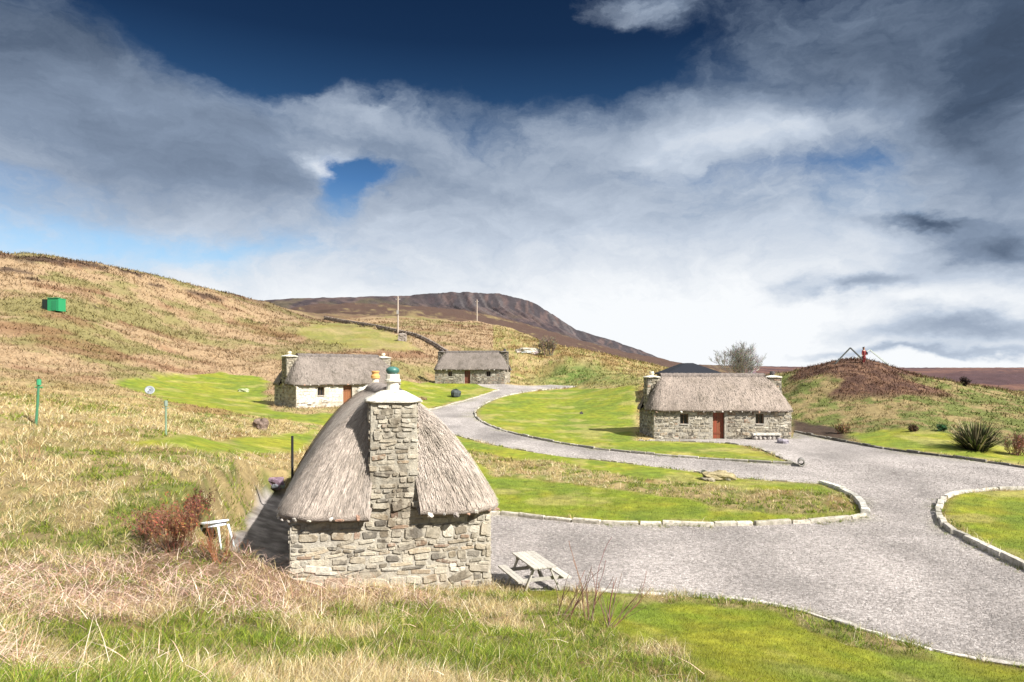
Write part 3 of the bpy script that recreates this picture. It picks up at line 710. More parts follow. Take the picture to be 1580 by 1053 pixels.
    def pt(s_, lift, du):
        f_ = .72*s_+.28*np.sin(math.pi/2*s_)+bk*np.sin(math.pi*np.clip(s_, 0, 1)**.85)
        bl = (fbm(pu, np.zeros(ns)+s_*3.3, .5, 3, seed+5)-.5)*.16*np.sin(math.pi*np.clip(s_, 0, 1))
        return np.stack([px_+(rxp-px_)*s_, py_*(1-s_), ze+.02+(zr-ze)*f_+bl+lift], 1)
    S_ = np.hypot(np.hypot(px_-rxp, py_), zr-ze)
    p0 = pt(s0, .035, 0); p1 = pt(s0+ln/S_, .03, 0)
    d_ = p1-p0; d_ /= np.linalg.norm(d_, axis=1)[:, None]
    # outward normal of the slope, then a sideways vector
    hr = np.stack([px_-rxp, py_, np.zeros(ns)], 1); hr /= np.linalg.norm(hr, axis=1)[:, None]+1e-6
    tv = np.cross(d_, hr); tv /= np.linalg.norm(tv, axis=1)[:, None]+1e-6
    sk_ = rs.normal(0, .045, ns)[:, None]*tv
    A_ = p0-tv*wd[:, None]+hr*.02; B_ = p0+tv*wd[:, None]+hr*.02; Cc = p1+sk_+hr*.005
    nV = len(V_); SV = np.stack([A_, B_, Cc], 1).reshape(-1, 3)
    sc_ = np.array([.42, .375, .33])[None]*rs.uniform(.55, 1.2, ns)[:, None]*np.array(tone)
    V_ = np.concatenate([V_, SV]); C_ = np.concatenate([C_, np.repeat(sc_, 3, 0)]); U_ = np.concatenate([U_, np.repeat(np.stack([pu*side, s0*S_], 1), 3, 0)])
    faces.append(nV+np.arange(ns*3).reshape(-1, 3))
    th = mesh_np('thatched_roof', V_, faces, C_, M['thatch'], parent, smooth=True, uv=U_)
    # ridge roll
    mbr = MB(); n_ = 60; x0, x1 = -rx-.18, rx+.18
    vs = []; fs = []; cols = []
    for i in range(n_+1):
        x = x0+(x1-x0)*i/n_; wob = rnd.uniform(-.02, .02)
        for k in range(9):
            t = math.pi*k/8; rr = .30+.03*math.sin(i*1.7)
            vs.append((x, -math.cos(t)*rr*1.25, zr-.20+math.sin(t)*(.30+wob)-(.10 if k in (0, 8) else 0)))
            c = .8+.35*rnd.random(); cols.append((.235*c*tone[0], .205*c*tone[1], .185*c*tone[2]))
    for i in range(n_):
        for k in range(8): fs.append((i*9+k, i*9+k+1, (i+1)*9+k+1, (i+1)*9+k))
    fs += [tuple(range(9)), tuple(n_*9+k for k in range(8, -1, -1))]
    mbr.add(vs, fs, cols); mbr.build('ridge_cap', M['rock'], th, smooth=True)
    # stones that weigh the net down along the eaves
    for sgn in (1, -1):
        pts = np.array(half); pts[:, 1] *= sgn; per = np.concatenate([[0], np.cumsum(np.hypot(*(np.diff(pts, axis=0).T)))])
        s_ = .25
        while s_ < per[-1]-.1:
            x = np.interp(s_, per, pts[:, 0]); y = np.interp(s_, per, pts[:, 1])
            if True:
                sm = MB(); c = rnd.choice([(.52, .48, .42), (.58, .55, .50), (.36, .22, .16), (.24, .21, .19), (.42, .38, .34), (.3, .2, .15)])
                t_ = math.atan2(y, x)
                q_ = rnd.uniform(.6, 1.25); sm.rock((x*.995, y*.995, ze-.085+rnd.uniform(-.05, .02)), (rnd.uniform(.10, .22)*q_, rnd.uniform(.09, .15)*q_, rnd.uniform(.07, .15)*q_), rnd, c, rnd.uniform(0, 3), .42, 7, 5)
                sm.build('weight_stone', M['kerb'], th)
            s_ += rnd.uniform(.16, .46) if fine else rnd.uniform(.5, .9)
    return th
def cottage(h, seed, label, fine=False, white=None, potcols=(('cream',), ('cream',)), tone=(1, 1, 1), doorc=(.26, .075, .03), dim=1.0, pale=.12, warm=.12, zt=4.62, cdim=1.0, capc=(.58, .55, .48)):
    rnd = random.Random(seed)
    root = empty('thatched_cottage', (h[0], h[1], h[2]), h[3]); tag(root, label, 'cottage', 'thatched stone cottages')
    hl, hw, wh, th_ = HL/2, HW/2, 2.12, .5
    win = [(HL*.22-.30, HL*.22+.30, 1.02, 1.78), (HL*.77-.30, HL*.77+.30, 1.02, 1.78)]; door = (HL*.47-.42, HL*.47+.42, 0, 1.86)
    mb = MB(); mc_ = (.36*dim, .33*dim, .275*dim)
    # front wall: piers, sills and lintels round the openings
    ops = sorted([win[0], door, win[1]]); u = 0
    yc = -hw+th_/2
    for (u0, u1, v0, v1) in ops:
        mb.box(((u+u0)/2-hl, yc, wh/2-.2), (u0-u, th_, wh+.4), col=mc_)
        if v0 > 0: mb.box(((u0+u1)/2-hl, yc, v0/2-.2), (u1-u0, th_, v0+.4), col=mc_)
        mb.box(((u0+u1)/2-hl, yc, (v1+wh)/2), (u1-u0, th_, wh-v1), col=(.30, .27, .22))
        u = u1
    mb.box(((u+HL)/2-hl, yc, wh/2-.2), (HL-u, th_, wh+.4), col=mc_)
    mb.box((0, hw-th_/2, wh/2-.2), (HL, th_, wh+.4), col=mc_)
    for sx in (-1, 1): mb.box((sx*(hl-th_/2), 0, wh/2-.2), (th_, HW-2*th_, wh+.4), col=mc_)
    mb.box((0, 0, wh-.06), (HL-2*th_, HW-2*th_, .08), col=(.1, .08, .06))
    sz = .24 if fine else .34
    pal = [tuple(c*dim for c in p) for p in PAL_STONE]
    kw = dict(size=sz, pal=pal, pale=pale, warm=warm)
    z0 = -.25
    stones(mb, rnd, (-hl, -hw, z0), (1, 0, 0), (0, 0, 1), (0, -1, 0), HL, wh-z0, excl=[(a_-.02, b_+.02, c_-z0-.02, d_-z0+.02) for a_, b_, c_, d_ in ops], white=white, **kw)
    stones(mb, rnd, (hl, hw, z0), (-1, 0, 0), (0, 0, 1), (0, 1, 0), HL, wh-z0, **kw)
    for sx in (-1, 1):
        stones(mb, rnd, (sx*hl, sx*-hw, z0), (0, -1 if sx < 0 else 1, 0), (0, 0, 1), (sx, 0, 0), HW, wh-z0, **{**kw, 'size': sz*1.25 if fine else sz, 'warm': .2 if fine else warm})
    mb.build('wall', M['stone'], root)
    tr = thatch(root, rnd, seed, fine, tone)
    # chimneys, one in each gable
    for k, sx in enumerate((-1, 1)):
        cm = MB(); cw = .56; cdp = .85; xo = sx*(hl+.07); xi = sx*(hl-cdp)
        # tapering shaft: shoulders at wall-head height
        prof = [(1.6, .80), (1.95, .78), (2.35, .60), (2.8, cw), (zt, cw*.97)]; ins = [-.10, -.06, 0, 0, 0]
        vs = []; fs = []
        for (z, w_), i_ in zip(prof, ins): vs += [(xo+sx*i_, -w_, z), (xo+sx*i_, w_, z), (xi, w_, z), (xi, -w_, z)]
        for i in range(len(prof)-1):
            for j in range(4): fs.append((i*4+j, i*4+(j+1) % 4, i*4+4+(j+1) % 4, i*4+4+j) if sx > 0 else (i*4+4+j, i*4+4+(j+1) % 4, i*4+(j+1) % 4, i*4+j))
        top = (len(prof)-1)*4; fs.append((top, top+1, top+2, top+3))
        cm.add(vs, fs, (.34*dim*cdim, .315*dim*cdim, .26*dim*cdim))
        def shp(u, v): return v > 2.36 and abs(u-.8) < np.interp(v-.3, [p[0] for p in prof], [p[1] for p in prof])-.06
        ck = dict(size=.22 if fine else .3, pal=[tuple(q_*cdim for q_ in c_) for c_ in pal], pale=(.3 if fine else pale)*(cdim > .9), warm=.08)
        stones(cm, rnd, (xo, sx*-.8, -.3), (0, sx, 0), (0, 0, 1), (sx, 0, 0), 1.6, zt+.3, shape=shp, **{**ck, 'prot': .035})
        for sy in (-1, 1):
            stones(cm, rnd, (xo if sx*sy > 0 else xi, sy*cw, 2.8), (-sx*sx*sy*1.0 if False else (-1 if sy > 0 else 1), 0, 0), (0, 0, 1), (0, sy, 0), abs(xo-xi), zt-2.8, **{**ck, 'prot': .03}) if False else None
        for sy in (-1, 1):
            ua = min(xo, xi)
            stones(cm, rnd, (ua, sy*cw, 2.7), (1, 0, 0), (0, 0, 1), (0, sy, 0), abs(xo-xi), zt-2.7, **{**ck, 'prot': .03})
        stones(cm, rnd, (xi, -cw, 3.4), (0, 1, 0), (0, 0, 1), (-sx, 0, 0), 2*cw, zt-3.4, **{**ck, 'prot': .03})
        ch = cm.build('chimney', M['stone'], root)
        xc = (xo+xi)/2; cp_ = MB()
        # coping slab with a weathered mortar crown
        vs = []; n_ = 28
        for (kx, z) in ((.93, 0), (1.0, .02), (1.01, .06), (.95, .09), (.45, .27 if fine else .17), (.2, .30 if fine else .2)):
            for j in range(n_):
                t = 2*math.pi*j/n_; cx_ = math.copysign(abs(math.cos(t))**.35, math.cos(t)); sy_ = math.copysign(abs(math.sin(t))**.35, math.sin(t))
                jt = 1+rnd.uniform(-.03, .03)
                vs.append((xc+cx_*(cdp/2+.13)*kx*jt, sy_*(cw+.12)*kx*jt, zt+z+rnd.uniform(-.012, .012)))
        fs = [(i*n_+j, i*n_+(j+1) % n_, (i+1)*n_+(j+1) % n_, (i+1)*n_+j) for i in range(5) for j in range(n_)]+[tuple(5*n_+j for j in range(n_)), tuple(range(n_-1, -1, -1))]
        cp_.add(vs, fs, capc); cp_.build('chimney_cap', M['kerb'], ch)
        kind = potcols[k]; pt_ = MB()
        pc = dict(cream=(.62, .55, .40), orange=(.55, .30, .10), dark=(.08, .07, .07), white=(.66, .62, .52))[kind[0]]
        if kind[0] == 'orange':
            pt_.lathe((xc, 0, zt+(.27 if fine else .17)), [(.15, 0), (.13, .14), (.12, .24)], 14, (.62, .55, .42)); pt_.lathe((xc, 0, zt+(.511 if fine else .411)), [(.17, 0), (.17, .10), (.12, .15), (.13, .22), (.15, .23), (.15, .27), (.10, .28)], 14, pc)
        else:
            hgt = .22 if kind[0] == 'white' else .12
            pt_.lathe((xc, 0, zt+(.27 if fine else .17)), [(.16, 0), (.14, hgt), (.14, hgt+.01), (.20, hgt+.02), (.20, hgt+.07), (.17, hgt+.08), (.17, hgt+.19), (.13, hgt+.20)], 14, pc)
        po = pt_.build('chimney_pot', M['paint'], ch, smooth=False)
        if len(kind) > 1:
            cw_ = MB(); zc = zt+.27+.44
            cw_.lathe((xc, 0, zc), [(.03, -.04), (.10, -.02), (.15, .02), (.165, .07), (.145, .12), (.08, .155), (.03, .165)], 16, (.035, .12, .10))
            for j in range(4):
                t = j*1.57+.6; cw_.tube([(xc+.11*math.cos(t), .11*math.sin(t), zc-.09), (xc+.12*math.cos(t), .12*math.sin(t), zc+.01)], .012, 5, (.06, .2, .18))
            cw_.tube([(xc+.2, .0, zc+.05), (xc+.3, 0, zc+.0)], .03, 6, (.04, .12, .12))
            cw_.build('cowl', M['metal'], po, smooth=True)
    # door and windows
    u0, u1, v0, v1 = door; dm = MB(); yd = -hw+.24
    for j in range(5):
        wj = (u1-u0)/5; dm.box((u0+wj*(j+.5)-hl, yd, .93), (wj-.008, .05, 1.84), col=tuple(c*rnd.uniform(.85, 1.15) for c in doorc))
    for zz in (.4, 1.45): dm.box(((u0+u1)/2-hl, yd-.04, zz), (u1-u0-.1, .03, .12), col=tuple(c*.8 for c in doorc))
    dr = dm.build('door', M['paint'], root)
    hm = MB(); hm.tube([(u1-.12-hl, yd-.03, .95), (u1-.12-hl, yd-.09, .95), (u1-.2-hl, yd-.09, .95)], .012, 6, (.04, .04, .04)); hm.build('handle', M['metal'], dr)
    for (u0, u1, v0, v1) in win:
        fm = MB(); fc = (.16, .10, .06); yw = -hw+.22; cx_ = (u0+u1)/2-hl; cz_ = (v0+v1)/2
        for sx in (-1, 1): fm.box((cx_+sx*((u1-u0)/2-.03), yw, cz_), (.06, .06, v1-v0), col=fc)
        for sz_ in (-1, 1): fm.box((cx_, yw, cz_+sz_*((v1-v0)/2-.03)), (u1-u0-.12, .06, .06), col=fc)
        fm.box((cx_, yw, cz_), (.03, .05, v1-v0-.12), col=fc)
        fm.box((cx_, yw-.16, v0+.02), (u1-u0-.01, .26, .04), col=(.45, .42, .37))
        wf = fm.build('window', M['paint'], root)
        gm_ = MB(); gm_.box((cx_, yw+.02, cz_), (u1-u0-.121, .01, v1-v0-.121), col=(.02, .02, .02)); gm_.build('pane', M['glass'], wf)
    return root
cottage(HF, 11, 'nearest cottage, gable end towards us, tall chimney with teal cowl, beside the picnic table', True, potcols=(('white', 'cowl'), ('orange',)), tone=(1.06, 1.04, 1.02), warm=.10)
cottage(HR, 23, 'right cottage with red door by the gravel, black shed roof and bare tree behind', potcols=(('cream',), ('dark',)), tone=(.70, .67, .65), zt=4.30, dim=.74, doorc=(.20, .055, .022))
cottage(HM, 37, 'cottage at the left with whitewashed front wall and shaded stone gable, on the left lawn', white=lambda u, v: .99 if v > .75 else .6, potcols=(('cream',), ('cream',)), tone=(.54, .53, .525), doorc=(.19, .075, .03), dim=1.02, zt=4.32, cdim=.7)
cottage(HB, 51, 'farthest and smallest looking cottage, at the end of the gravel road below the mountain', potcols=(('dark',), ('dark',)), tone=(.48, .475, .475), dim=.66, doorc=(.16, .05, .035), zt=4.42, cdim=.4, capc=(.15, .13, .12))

# ------------------------------------------------------------ kerbs
def resample(Pl, rnd, lo, hi, skip=0):
    per = np.concatenate([[0], np.cumsum(np.hypot(*(np.diff(Pl, axis=0).T)))]); out = []; s_ = 0
    while s_ < per[-1]-.1:
        l = min(rnd.uniform(lo, hi), per[-1]-s_); m_ = s_+l/2
        x0, y0 = np.interp(s_, per, Pl[:, 0]), np.interp(s_, per, Pl[:, 1]); x1, y1 = np.interp(s_+l, per, Pl[:, 0]), np.interp(s_+l, per, Pl[:, 1])
        out.append((x0, y0, x1, y1)); s_ += l
    return out
def kerb(Pl, label, seed, lo=.5, hi=1.1, wd=.2, ht=.16, col=(.52, .49, .43), gap=.03, var=.25, miss=0.0, jit=.02):
    rnd = random.Random(seed); mb = MB()
    for (x0, y0, x1, y1) in resample(Pl, rnd, lo, hi):
        if rnd.random() < miss: continue
        l = math.hypot(x1-x0, y1-y0); a_ = math.atan2(y1-y0, x1-x0)+rnd.gauss(0, .045); sink = rnd.uniform(-.05, .015)
        cx_, cy_ = (x0+x1)/2+rnd.uniform(-jit, jit), (y0+y1)/2+rnd.uniform(-jit, jit); z = P3(cx_, cy_)
        k = rnd.uniform(1-var, 1+var*.6); w_ = wd*rnd.uniform(.85, 1.15); h_ = ht*rnd.uniform(.85, 1.15)
        # bevelled irregular block
        vs = []; fs = []
        L_ = l/2-gap*rnd.uniform(.3, 1)
        zs = (P3(x0, y0), P3(x1, y1)); 
        for (kx, kz) in ((1, -.12), (1, h_*.7), (.93, h_)):
            for (sx, sy) in ((-1, -1), (0, -1.03), (1, -1), (1, 1), (0, 1.02), (-1, 1)):
                lx = sx*(L_-(1-kx)*.25); ly = sy*w_/2*(kx if kx == 1 else .82)+rnd.uniform(-.008, .008)
                zz = zs[0]+(zs[1]-zs[0])*(lx/l+.5)
                vs.append((cx_+lx*math.cos(a_)-ly*math.sin(a_), cy_+lx*math.sin(a_)+ly*math.cos(a_), zz+kz+sink+rnd.uniform(-.012, .012)))
        for i in range(2):
            for j in range(6): fs.append((i*6+j, i*6+(j+1) % 6, (i+1)*6+(j+1) % 6, (i+1)*6+j))
        fs.append(tuple(12+j for j in range(6)))
        mb.add(vs, fs, (col[0]*k, col[1]*k, col[2]*k))
    o = mb.build('stone_kerb', M['kerb']); return tag(o, label, 'kerb', 'stone kerbs along the gravel')
kerb(pl['low'][10:], 'low pale kerb between the front lawn and the gravel, nearest the camera', 1, .5, 1.0, .12, .09, (.50, .46, .42), var=.3, miss=.08)
kerb(pl['isl'], 'chunky white stone kerb curving round the lawn at the right edge of the photo', 2, .45, 1.3, .20, .17, (.44, .41, .36), var=.3)
kerb(pl['top'], 'thin dark weathered kerb below the flax bush along the far side of the drive', 3, .5, 1.1, .18, .15, (.17, .155, .14), var=.4)
kerb(pl['path'], 'low rough kerb of dark and pale stones in front of the red door cottage', 4, .3, .6, .16, .12, (.30, .28, .23), var=.6, miss=.12)
kerb(pl['B'], 'long curved kerb round the big middle lawn from its pointed tip to the far road', 5, .5, 1.5, .16, .14, (.36, .335, .28), var=.35)
kerb(pl['far'], 'short straight pale kerb of the lawn below the farthest cottage', 6, .5, 1.4, .15, .12, (.38, .35, .29), var=.25)
kerb(pl['C2'], 'short stepped kerb of large blocks at the blunt end of the narrow grass strip', 7, .8, 1.3, .28, .26, (.48, .46, .42), var=.3)
kerb(pl['C3'], 'long pale kerb on the near side of the narrow grass strip', 8, .5, 1.8, .18, .15, (.47, .43, .36), var=.25, jit=.035)
kerb(pl['C1'], 'faint low kerb on the far side of the narrow grass strip beside the road', 9, .4, .9, .10, .09, (.40, .36, .30), var=.3, miss=.35)
# pipe end at the tip of the middle lawn
p = ground_at(1226, 718); mb = MB(); 
ringp = []
for (rr, yy) in ((.20, -.35), (.20, .35), (.13, .35), (.13, -.35)): ringp.append((rr, yy))
vs = []; fs = []
for (rr, yy) in ringp:
    for k in range(14):
        t = 2*math.pi*k/14; vs.append((p[0]+.25+rr*math.cos(t)+yy*.4, p[1]-.25+yy, p[2]+.2+rr*math.sin(t)))
for i in range(4):
    for k in range(14): fs.append((i*14+k, i*14+(k+1) % 14, ((i+1) % 4)*14+(k+1) % 14, ((i+1) % 4)*14+k))
mb.add(vs, fs, (.20, .19, .18)); tag(mb.build('drain_pipe', M['kerb'], smooth=True), 'short dark concrete pipe lying at the tip of the middle lawn', 'pipe')

# ------------------------------------------------------------ rocks
def rock_at(px, py, w_, h_, col, label, seed, name='boulder', cat='rock', n_=1, dmin=9.5):
    x, y, z = ground_at(px, py, dmin); rnd = random.Random(seed); mb = MB()
    for i in range(n_):
        f_ = 1 if i == 0 else rnd.uniform(.35, .6)
        mb.rock((x+(rnd.uniform(-.5, .5)*w_ if i else 0), y+(rnd.uniform(-.3, .3)*w_ if i else 0), z+h_*f_*.36), (w_*f_, w_*.7*f_, h_*f_*1.05), rnd, tuple(c*rnd.uniform(.8, 1.2) for c in col), rnd.uniform(-.4, .4), .5, 12, 9)
    return tag(mb.build(name, M['rock']), label, cat)
rock_at(703, 614, 1.3, 1.1, (.075, .065, .065), 'dark upright boulder on the lawn below the farthest cottage', 1)
rock_at(1108, 742, 1.3, .5, (.25, .21, .17), 'heap of brown stones at the edge of the narrow grass strip by the road', 2, name='stone_heap', cat='stones', n_=6)
rock_at(1086, 733, .35, .25, (.12, .11, .09), 'small dark stone left of the brown stone heap', 3)
rock_at(402, 664, .9, .7, (.20, .155, .11), 'round brownish rock in the pale grass in front of the left lawn', 4)
rock_at(897, 641, .4, .35, (.05, .045, .04), 'small black stone in the middle of the big lawn', 5)
rock_at(650, 618, 1.0, .4, (.13, .09, .05), 'low brown rock on the lawn just right of the near chimney', 6)
rock_at(1208, 684, .0001+.9, .3, (.28, .275, .25), 'low grey rock at the right foot of the stone bench', 7)
rock_at(376, 606, 1.0, .4, (.34, .28, .22), 'pale flat rock in the grass left of the whitewashed cottage', 8)
rock_at(814, 546, 4.2, 1.2, (.40, .38, .34), 'white rock outcrop on the hillside right of the farthest cottage', 9, name='rock_outcrop', n_=11, cat='rocks')

rock_at(424, 752, .7, .4, (.17, .17, .16), 'small grey stones on the edge of the shaded yard behind the nearest cottage', 15, name='edge_stones', cat='stones', n_=5)
# ------------------------------------------------------------ stone bench before the right cottage
bx, by = hcorner(HR, 1, -1)+np.array([-2.0, -.55]); bz = .66
root = empty('stone_bench', (bx, by, bz)); tag(root, 'rough bench of a pale stone slab on boulders under the right window', 'bench')
mb = MB(); rnd = random.Random(3)
for i in range(6): mb.rock((-.8+i*.32, rnd.uniform(-.05, .05), .12), (.36, .4, .34), rnd, (.33, .30, .27), rnd.random(), .2)
mb.build('support', M['rock'], root)
mb = MB(); mb.box((0, 0, .36), (2.0, .5, .12), col=(.52, .49, .44), taper=.96); mb.build('seat', M['kerb'], root)
# ------------------------------------------------------------ picnic table
x, y = .54, 16.95; z = P3(x, y)
root = empty('picnic_table', (x, y, z+.0), math.atan2(-.94, .34)); root.scale = (.86, .80, .94); tag(root, 'weathered grey wooden picnic table with attached benches on the gravel', 'picnic table')
wc = (.40, .375, .33)
mb = MB()
for i in range(5): k = random.uniform(.85, 1.12); mb.box((random.uniform(-.01, .01), -.30+i*.15, .74), (1.75, .14, .035), col=tuple(c*k for c in wc))
mb.build('tabletop', M['wood'], root)
for s in (-1, 1):
    mb = MB()
    for i in range(2): k = random.uniform(.85, 1.12); mb.box((0, s*(.66+i*.135), .43), (1.75, .125, .035), col=tuple(c*k for c in wc))
    mb.build('bench', M['wood'], root)
for sx in (-1, 1):
    for sy in (-1, 1):
        mb = MB(); mb.beam((sx*.62, sy*.62, .0), (sx*.62, sy*.24, .72), .045, .09, tuple(c*.9 for c in wc), up=(1, 0, 0)); mb.build('leg', M['wood'], root)
    mb = MB(); mb.beam((sx*.575, -.78, .385), (sx*.575, .78, .385), .04, .09, tuple(c*.8 for c in wc)); mb.beam((sx*.575, -.36, .675), (sx*.575, .36, .675), .04, .09, tuple(c*.8 for c in wc)); mb.build('crossbar', M['wood'], root)
mb = MB(); mb.beam((-.55, 0, .40), (-.15, 0, .70), .04, .07, tuple(c*.75 for c in wc)); mb.beam((.55, 0, .40), (.15, 0, .70), .04, .07, tuple(c*.75 for c in wc)); mb.build('brace', M['wood'], root)
# ------------------------------------------------------------ white garden table by the bank
x, y, z = ground_at(334, 856, 8); z = z+.16; 
root = empty('garden_table', (x, y, z-.02), R(-18)); root.rotation_euler = (R(-4), R(-9), R(-18)); root.scale = (.90, .90, .90); tag(root, 'white plastic garden table standing in the red twigs left of the nearest cottage', 'garden table')
mb = MB(); mb.lathe((0, 0, .76), [(.40, 0), (.43, .01), (.43, .045), (.39, .055)], 28, (.70, .74, .80), 1.05, .75); mb.lathe((0, 0, .66), [(.34, 0), (.36, .098)], 28, (.62, .68, .76), 1.05, .75)
mb.build('tabletop', M['paint'], root, smooth=False)
for sx in (-1, 1):
    for sy in (-1, 1):
        mb = MB(); mb.tube([(sx*.30, sy*.20, .67), (sx*.36, sy*.24, .3), (sx*.40, sy*.26, 0)], [.035, .03, .025], 8, (.60, .70, .72)); mb.build('leg', M['paint'], root, smooth=True)
# ------------------------------------------------------------ posts
def post(px, py0, py1, D, r_, col, label, name='fence_post', cat='post', lean=.0, cap=None):
    x = (px-CX)/F*D; zt = CAMZ-(py0-HY)/F*D; zb = float(surf_height(np.array([x]), np.array([D*1.0]))[0])-.15
    mb = MB(); mb.tube([(x-lean, D, zb), (x-lean*.4, D, (zb+zt)/2), (x, D, zt)], [r_, r_*.95, r_*.9], 8, col)
    if cap:
        mb.tube([(x, D, zt-.22), (x, D, zt-.02)], r_*1.7, 8, cap)
        mb.tube([(x-r_*3, D, zt-.3), (x+r_*3, D, zt-.3)], r_*.5, 6, cap)
    return tag(mb.build(name, M['paint']), label, cat)
post(60, 585, 650, 24.5, .045, (.05, .17, .09), 'slightly leaning green marker post at the far left of the rough grass', lean=.12, cap=(.04, .26, .12))
post(256, 618, 670, 26.5, .04, (.17, .24, .16), 'pale green grey post at the edge of the left lawn', cap=(.2, .25, .2))
post(451, 673, 722, 24, .05, (.015, .015, .018), 'short black post rising behind the roof of the nearest cottage')
# satellite dish on the left lawn
x, y, z = ground_at(231, 611)
root = empty('satellite_dish', (x, y, z)); tag(root, 'small grey satellite dish on a low pole on the left lawn', 'satellite dish')
mb = MB(); mb.tube([(0, .1, -.2), (0, .1, .35)], .03, 8, (.2, .2, .2)); mb.build('pole', M['metal'], root)
mb = MB(); n_ = 20; vs = []; fs = []
rt = Matrix.Rotation(R(62), 3, 'X') @ Matrix.Rotation(R(25), 3, 'Y')
for j, rr in enumerate((.02, .14, .26, .36)):
    for k in range(n_): t = 2*math.pi*k/n_; q_ = rt @ Vector((rr*math.cos(t), rr*math.sin(t), rr*rr*.7)); vs.append(q_+Vector((0, 0, .42)))
for j in range(3):
    for k in range(n_): fs.append((j*n_+k, j*n_+(k+1) % n_, (j+1)*n_+(k+1) % n_, (j+1)*n_+k))
mb.add(vs, fs, (.16, .18, .20)); d = mb.build('dish', M['metal'], root, smooth=True)
sm = d.modifiers.new('th', 'SOLIDIFY'); sm.thickness = .015
mb = MB(); a_ = rt @ Vector((0, 0, .35))+Vector((0, 0, .42)); b_ = rt @ Vector((0, -.34, .1))+Vector((0, 0, .42)); mb.tube([b_, a_], .012, 6, (.25, .25, .25)); mb.rock(a_, (.08, .08, .08), random.Random(1), (.4, .4, .4), 0, .05); mb.build('arm', M['metal'], root)
# green cabin on the hill
x, y, z = ground_at(82, 478)
s_ = y/F
root = empty('green_cabin', (x, y, z-.3), R(-8)); tag(root, 'small green metal hut alone on the brown hillside at the far left', 'hut')
wd_ = 19*s_; 
mb = MB(); mb.box((0, wd_*.35, .95), (wd_, wd_*.75, 1.7), col=(.02, .23, .09)); mb.build('wall', M['paint'], root)
mb = MB(); mb.box((0, wd_*.35, 1.84), (wd_*1.05, wd_*.85, .07), Matrix.Rotation(R(-4), 3, 'X'), (.03, .30, .13)); mb.build('roof', M['paint'], root)
mb = MB(); mb.box((-wd_*.5-.45, wd_*.35, .95), (.85, wd_*.7, 1.6), col=(.012, .02, .016)); mb.build('dark_side', M['paint'], root)  # near-black box forming the dark left side of the hut
mb = MB(); mb.box((wd_*.1, -wd_*.025-.02, .85), (.7, .03, 1.35), col=(.02, .19, .08)); mb.build('door', M['paint'], root)
# utility poles
for (px, yt, yb, D, lb) in ((614, 458, 512, 156, 'taller nearer wooden utility pole on the hillside above the dry stone wall'), (736, 463, 498, 240, 'farther utility pole standing against the dark mountain')):
    x = (px-CX)/F*D; zt = CAMZ+(HY-yt)/F*D; zb = CAMZ+(HY-yb)/F*D-1.5
    root = empty('utility_pole', (x, D, zb)); tag(root, lb, 'utility pole', 'utility poles on the hill')
    mb = MB(); mb.tube([(0, 0, 0), (0, 0, zt-zb)], [.24, .17], 8, (.36, .30, .25)); mb.build('pole', M['wood'], root)
    mb = MB(); mb.tube([(-.5, 0, zt-zb-.7), (.5, 0, zt-zb-.7)], .06, 6, (.25, .22, .2)); mb.build('crossarm', M['wood'], root)
    for s in (-.45, 0, .45):
        mb = MB(); mb.lathe((s, 0, zt-zb-.64 if s else zt-zb), [(.05, 0), (.07, .08), (.04, .16)], 8, (.5, .5, .5)); mb.build('insulator', M['paint'], root)
    mb = MB(); mb.box((.0, -.33, (zt-zb)*.62), (.45, .35, .9), col=(.30, .28, .26)); 
    if px == 614: mb.build('transformer', M['metal'], root)
# dry stone wall down to the far cottage
W_ = [ground_at(px, py, 60) for px, py in ((500, 493), (560, 503), (612, 516), (640, 521), (665, 533), (690, 549))]
Wp = smooth_line(np.array(W_)[:, :2], 2); mb = MB(); rnd = random.Random(9)
for (x0, y0, x1, y1) in resample(Wp, rnd, .9, 1.6):
    zz = P3((x0+x1)/2, (y0+y1)/2); l = math.hypot(x1-x0, y1-y0)
    for lv in range(3):
        k = rnd.uniform(.7, 1.2); mb.rock(((x0+x1)/2, (y0+y1)/2, zz+.15+lv*.36), (l*1.05, .8-.12*lv, .46), rnd, (.20*k, .165*k, .14*k), math.atan2(y1-y0, x1-x0), .16, 7, 4)
tag(mb.build('dry_stone_wall', M['rock']), 'dark dry stone wall running down the green hillside to the farthest cottage', 'wall')
x, y, z = ground_at(621, 527, 60); mb = MB(); mb.box((x, y, z+.7), (1.7, 1.4, 1.7), col=(.26, .22, .19), taper=.9)
rnd = random.Random(5)
for i in range(26): mb.rock((x+rnd.uniform(-.8, .8), y-.66, z+rnd.uniform(0, 1.4)), (.5, .25, .35), rnd, (.27, .23, .2), 0, .2, 7, 4)
mb.rock((x, y, z+1.55), (1.6, 1.3, .3), rnd, (.3, .26, .22), 0, .2)
tag(mb.build('stone_pillar', M['rock']), 'stubby stone pillar below the nearer utility pole', 'pillar')

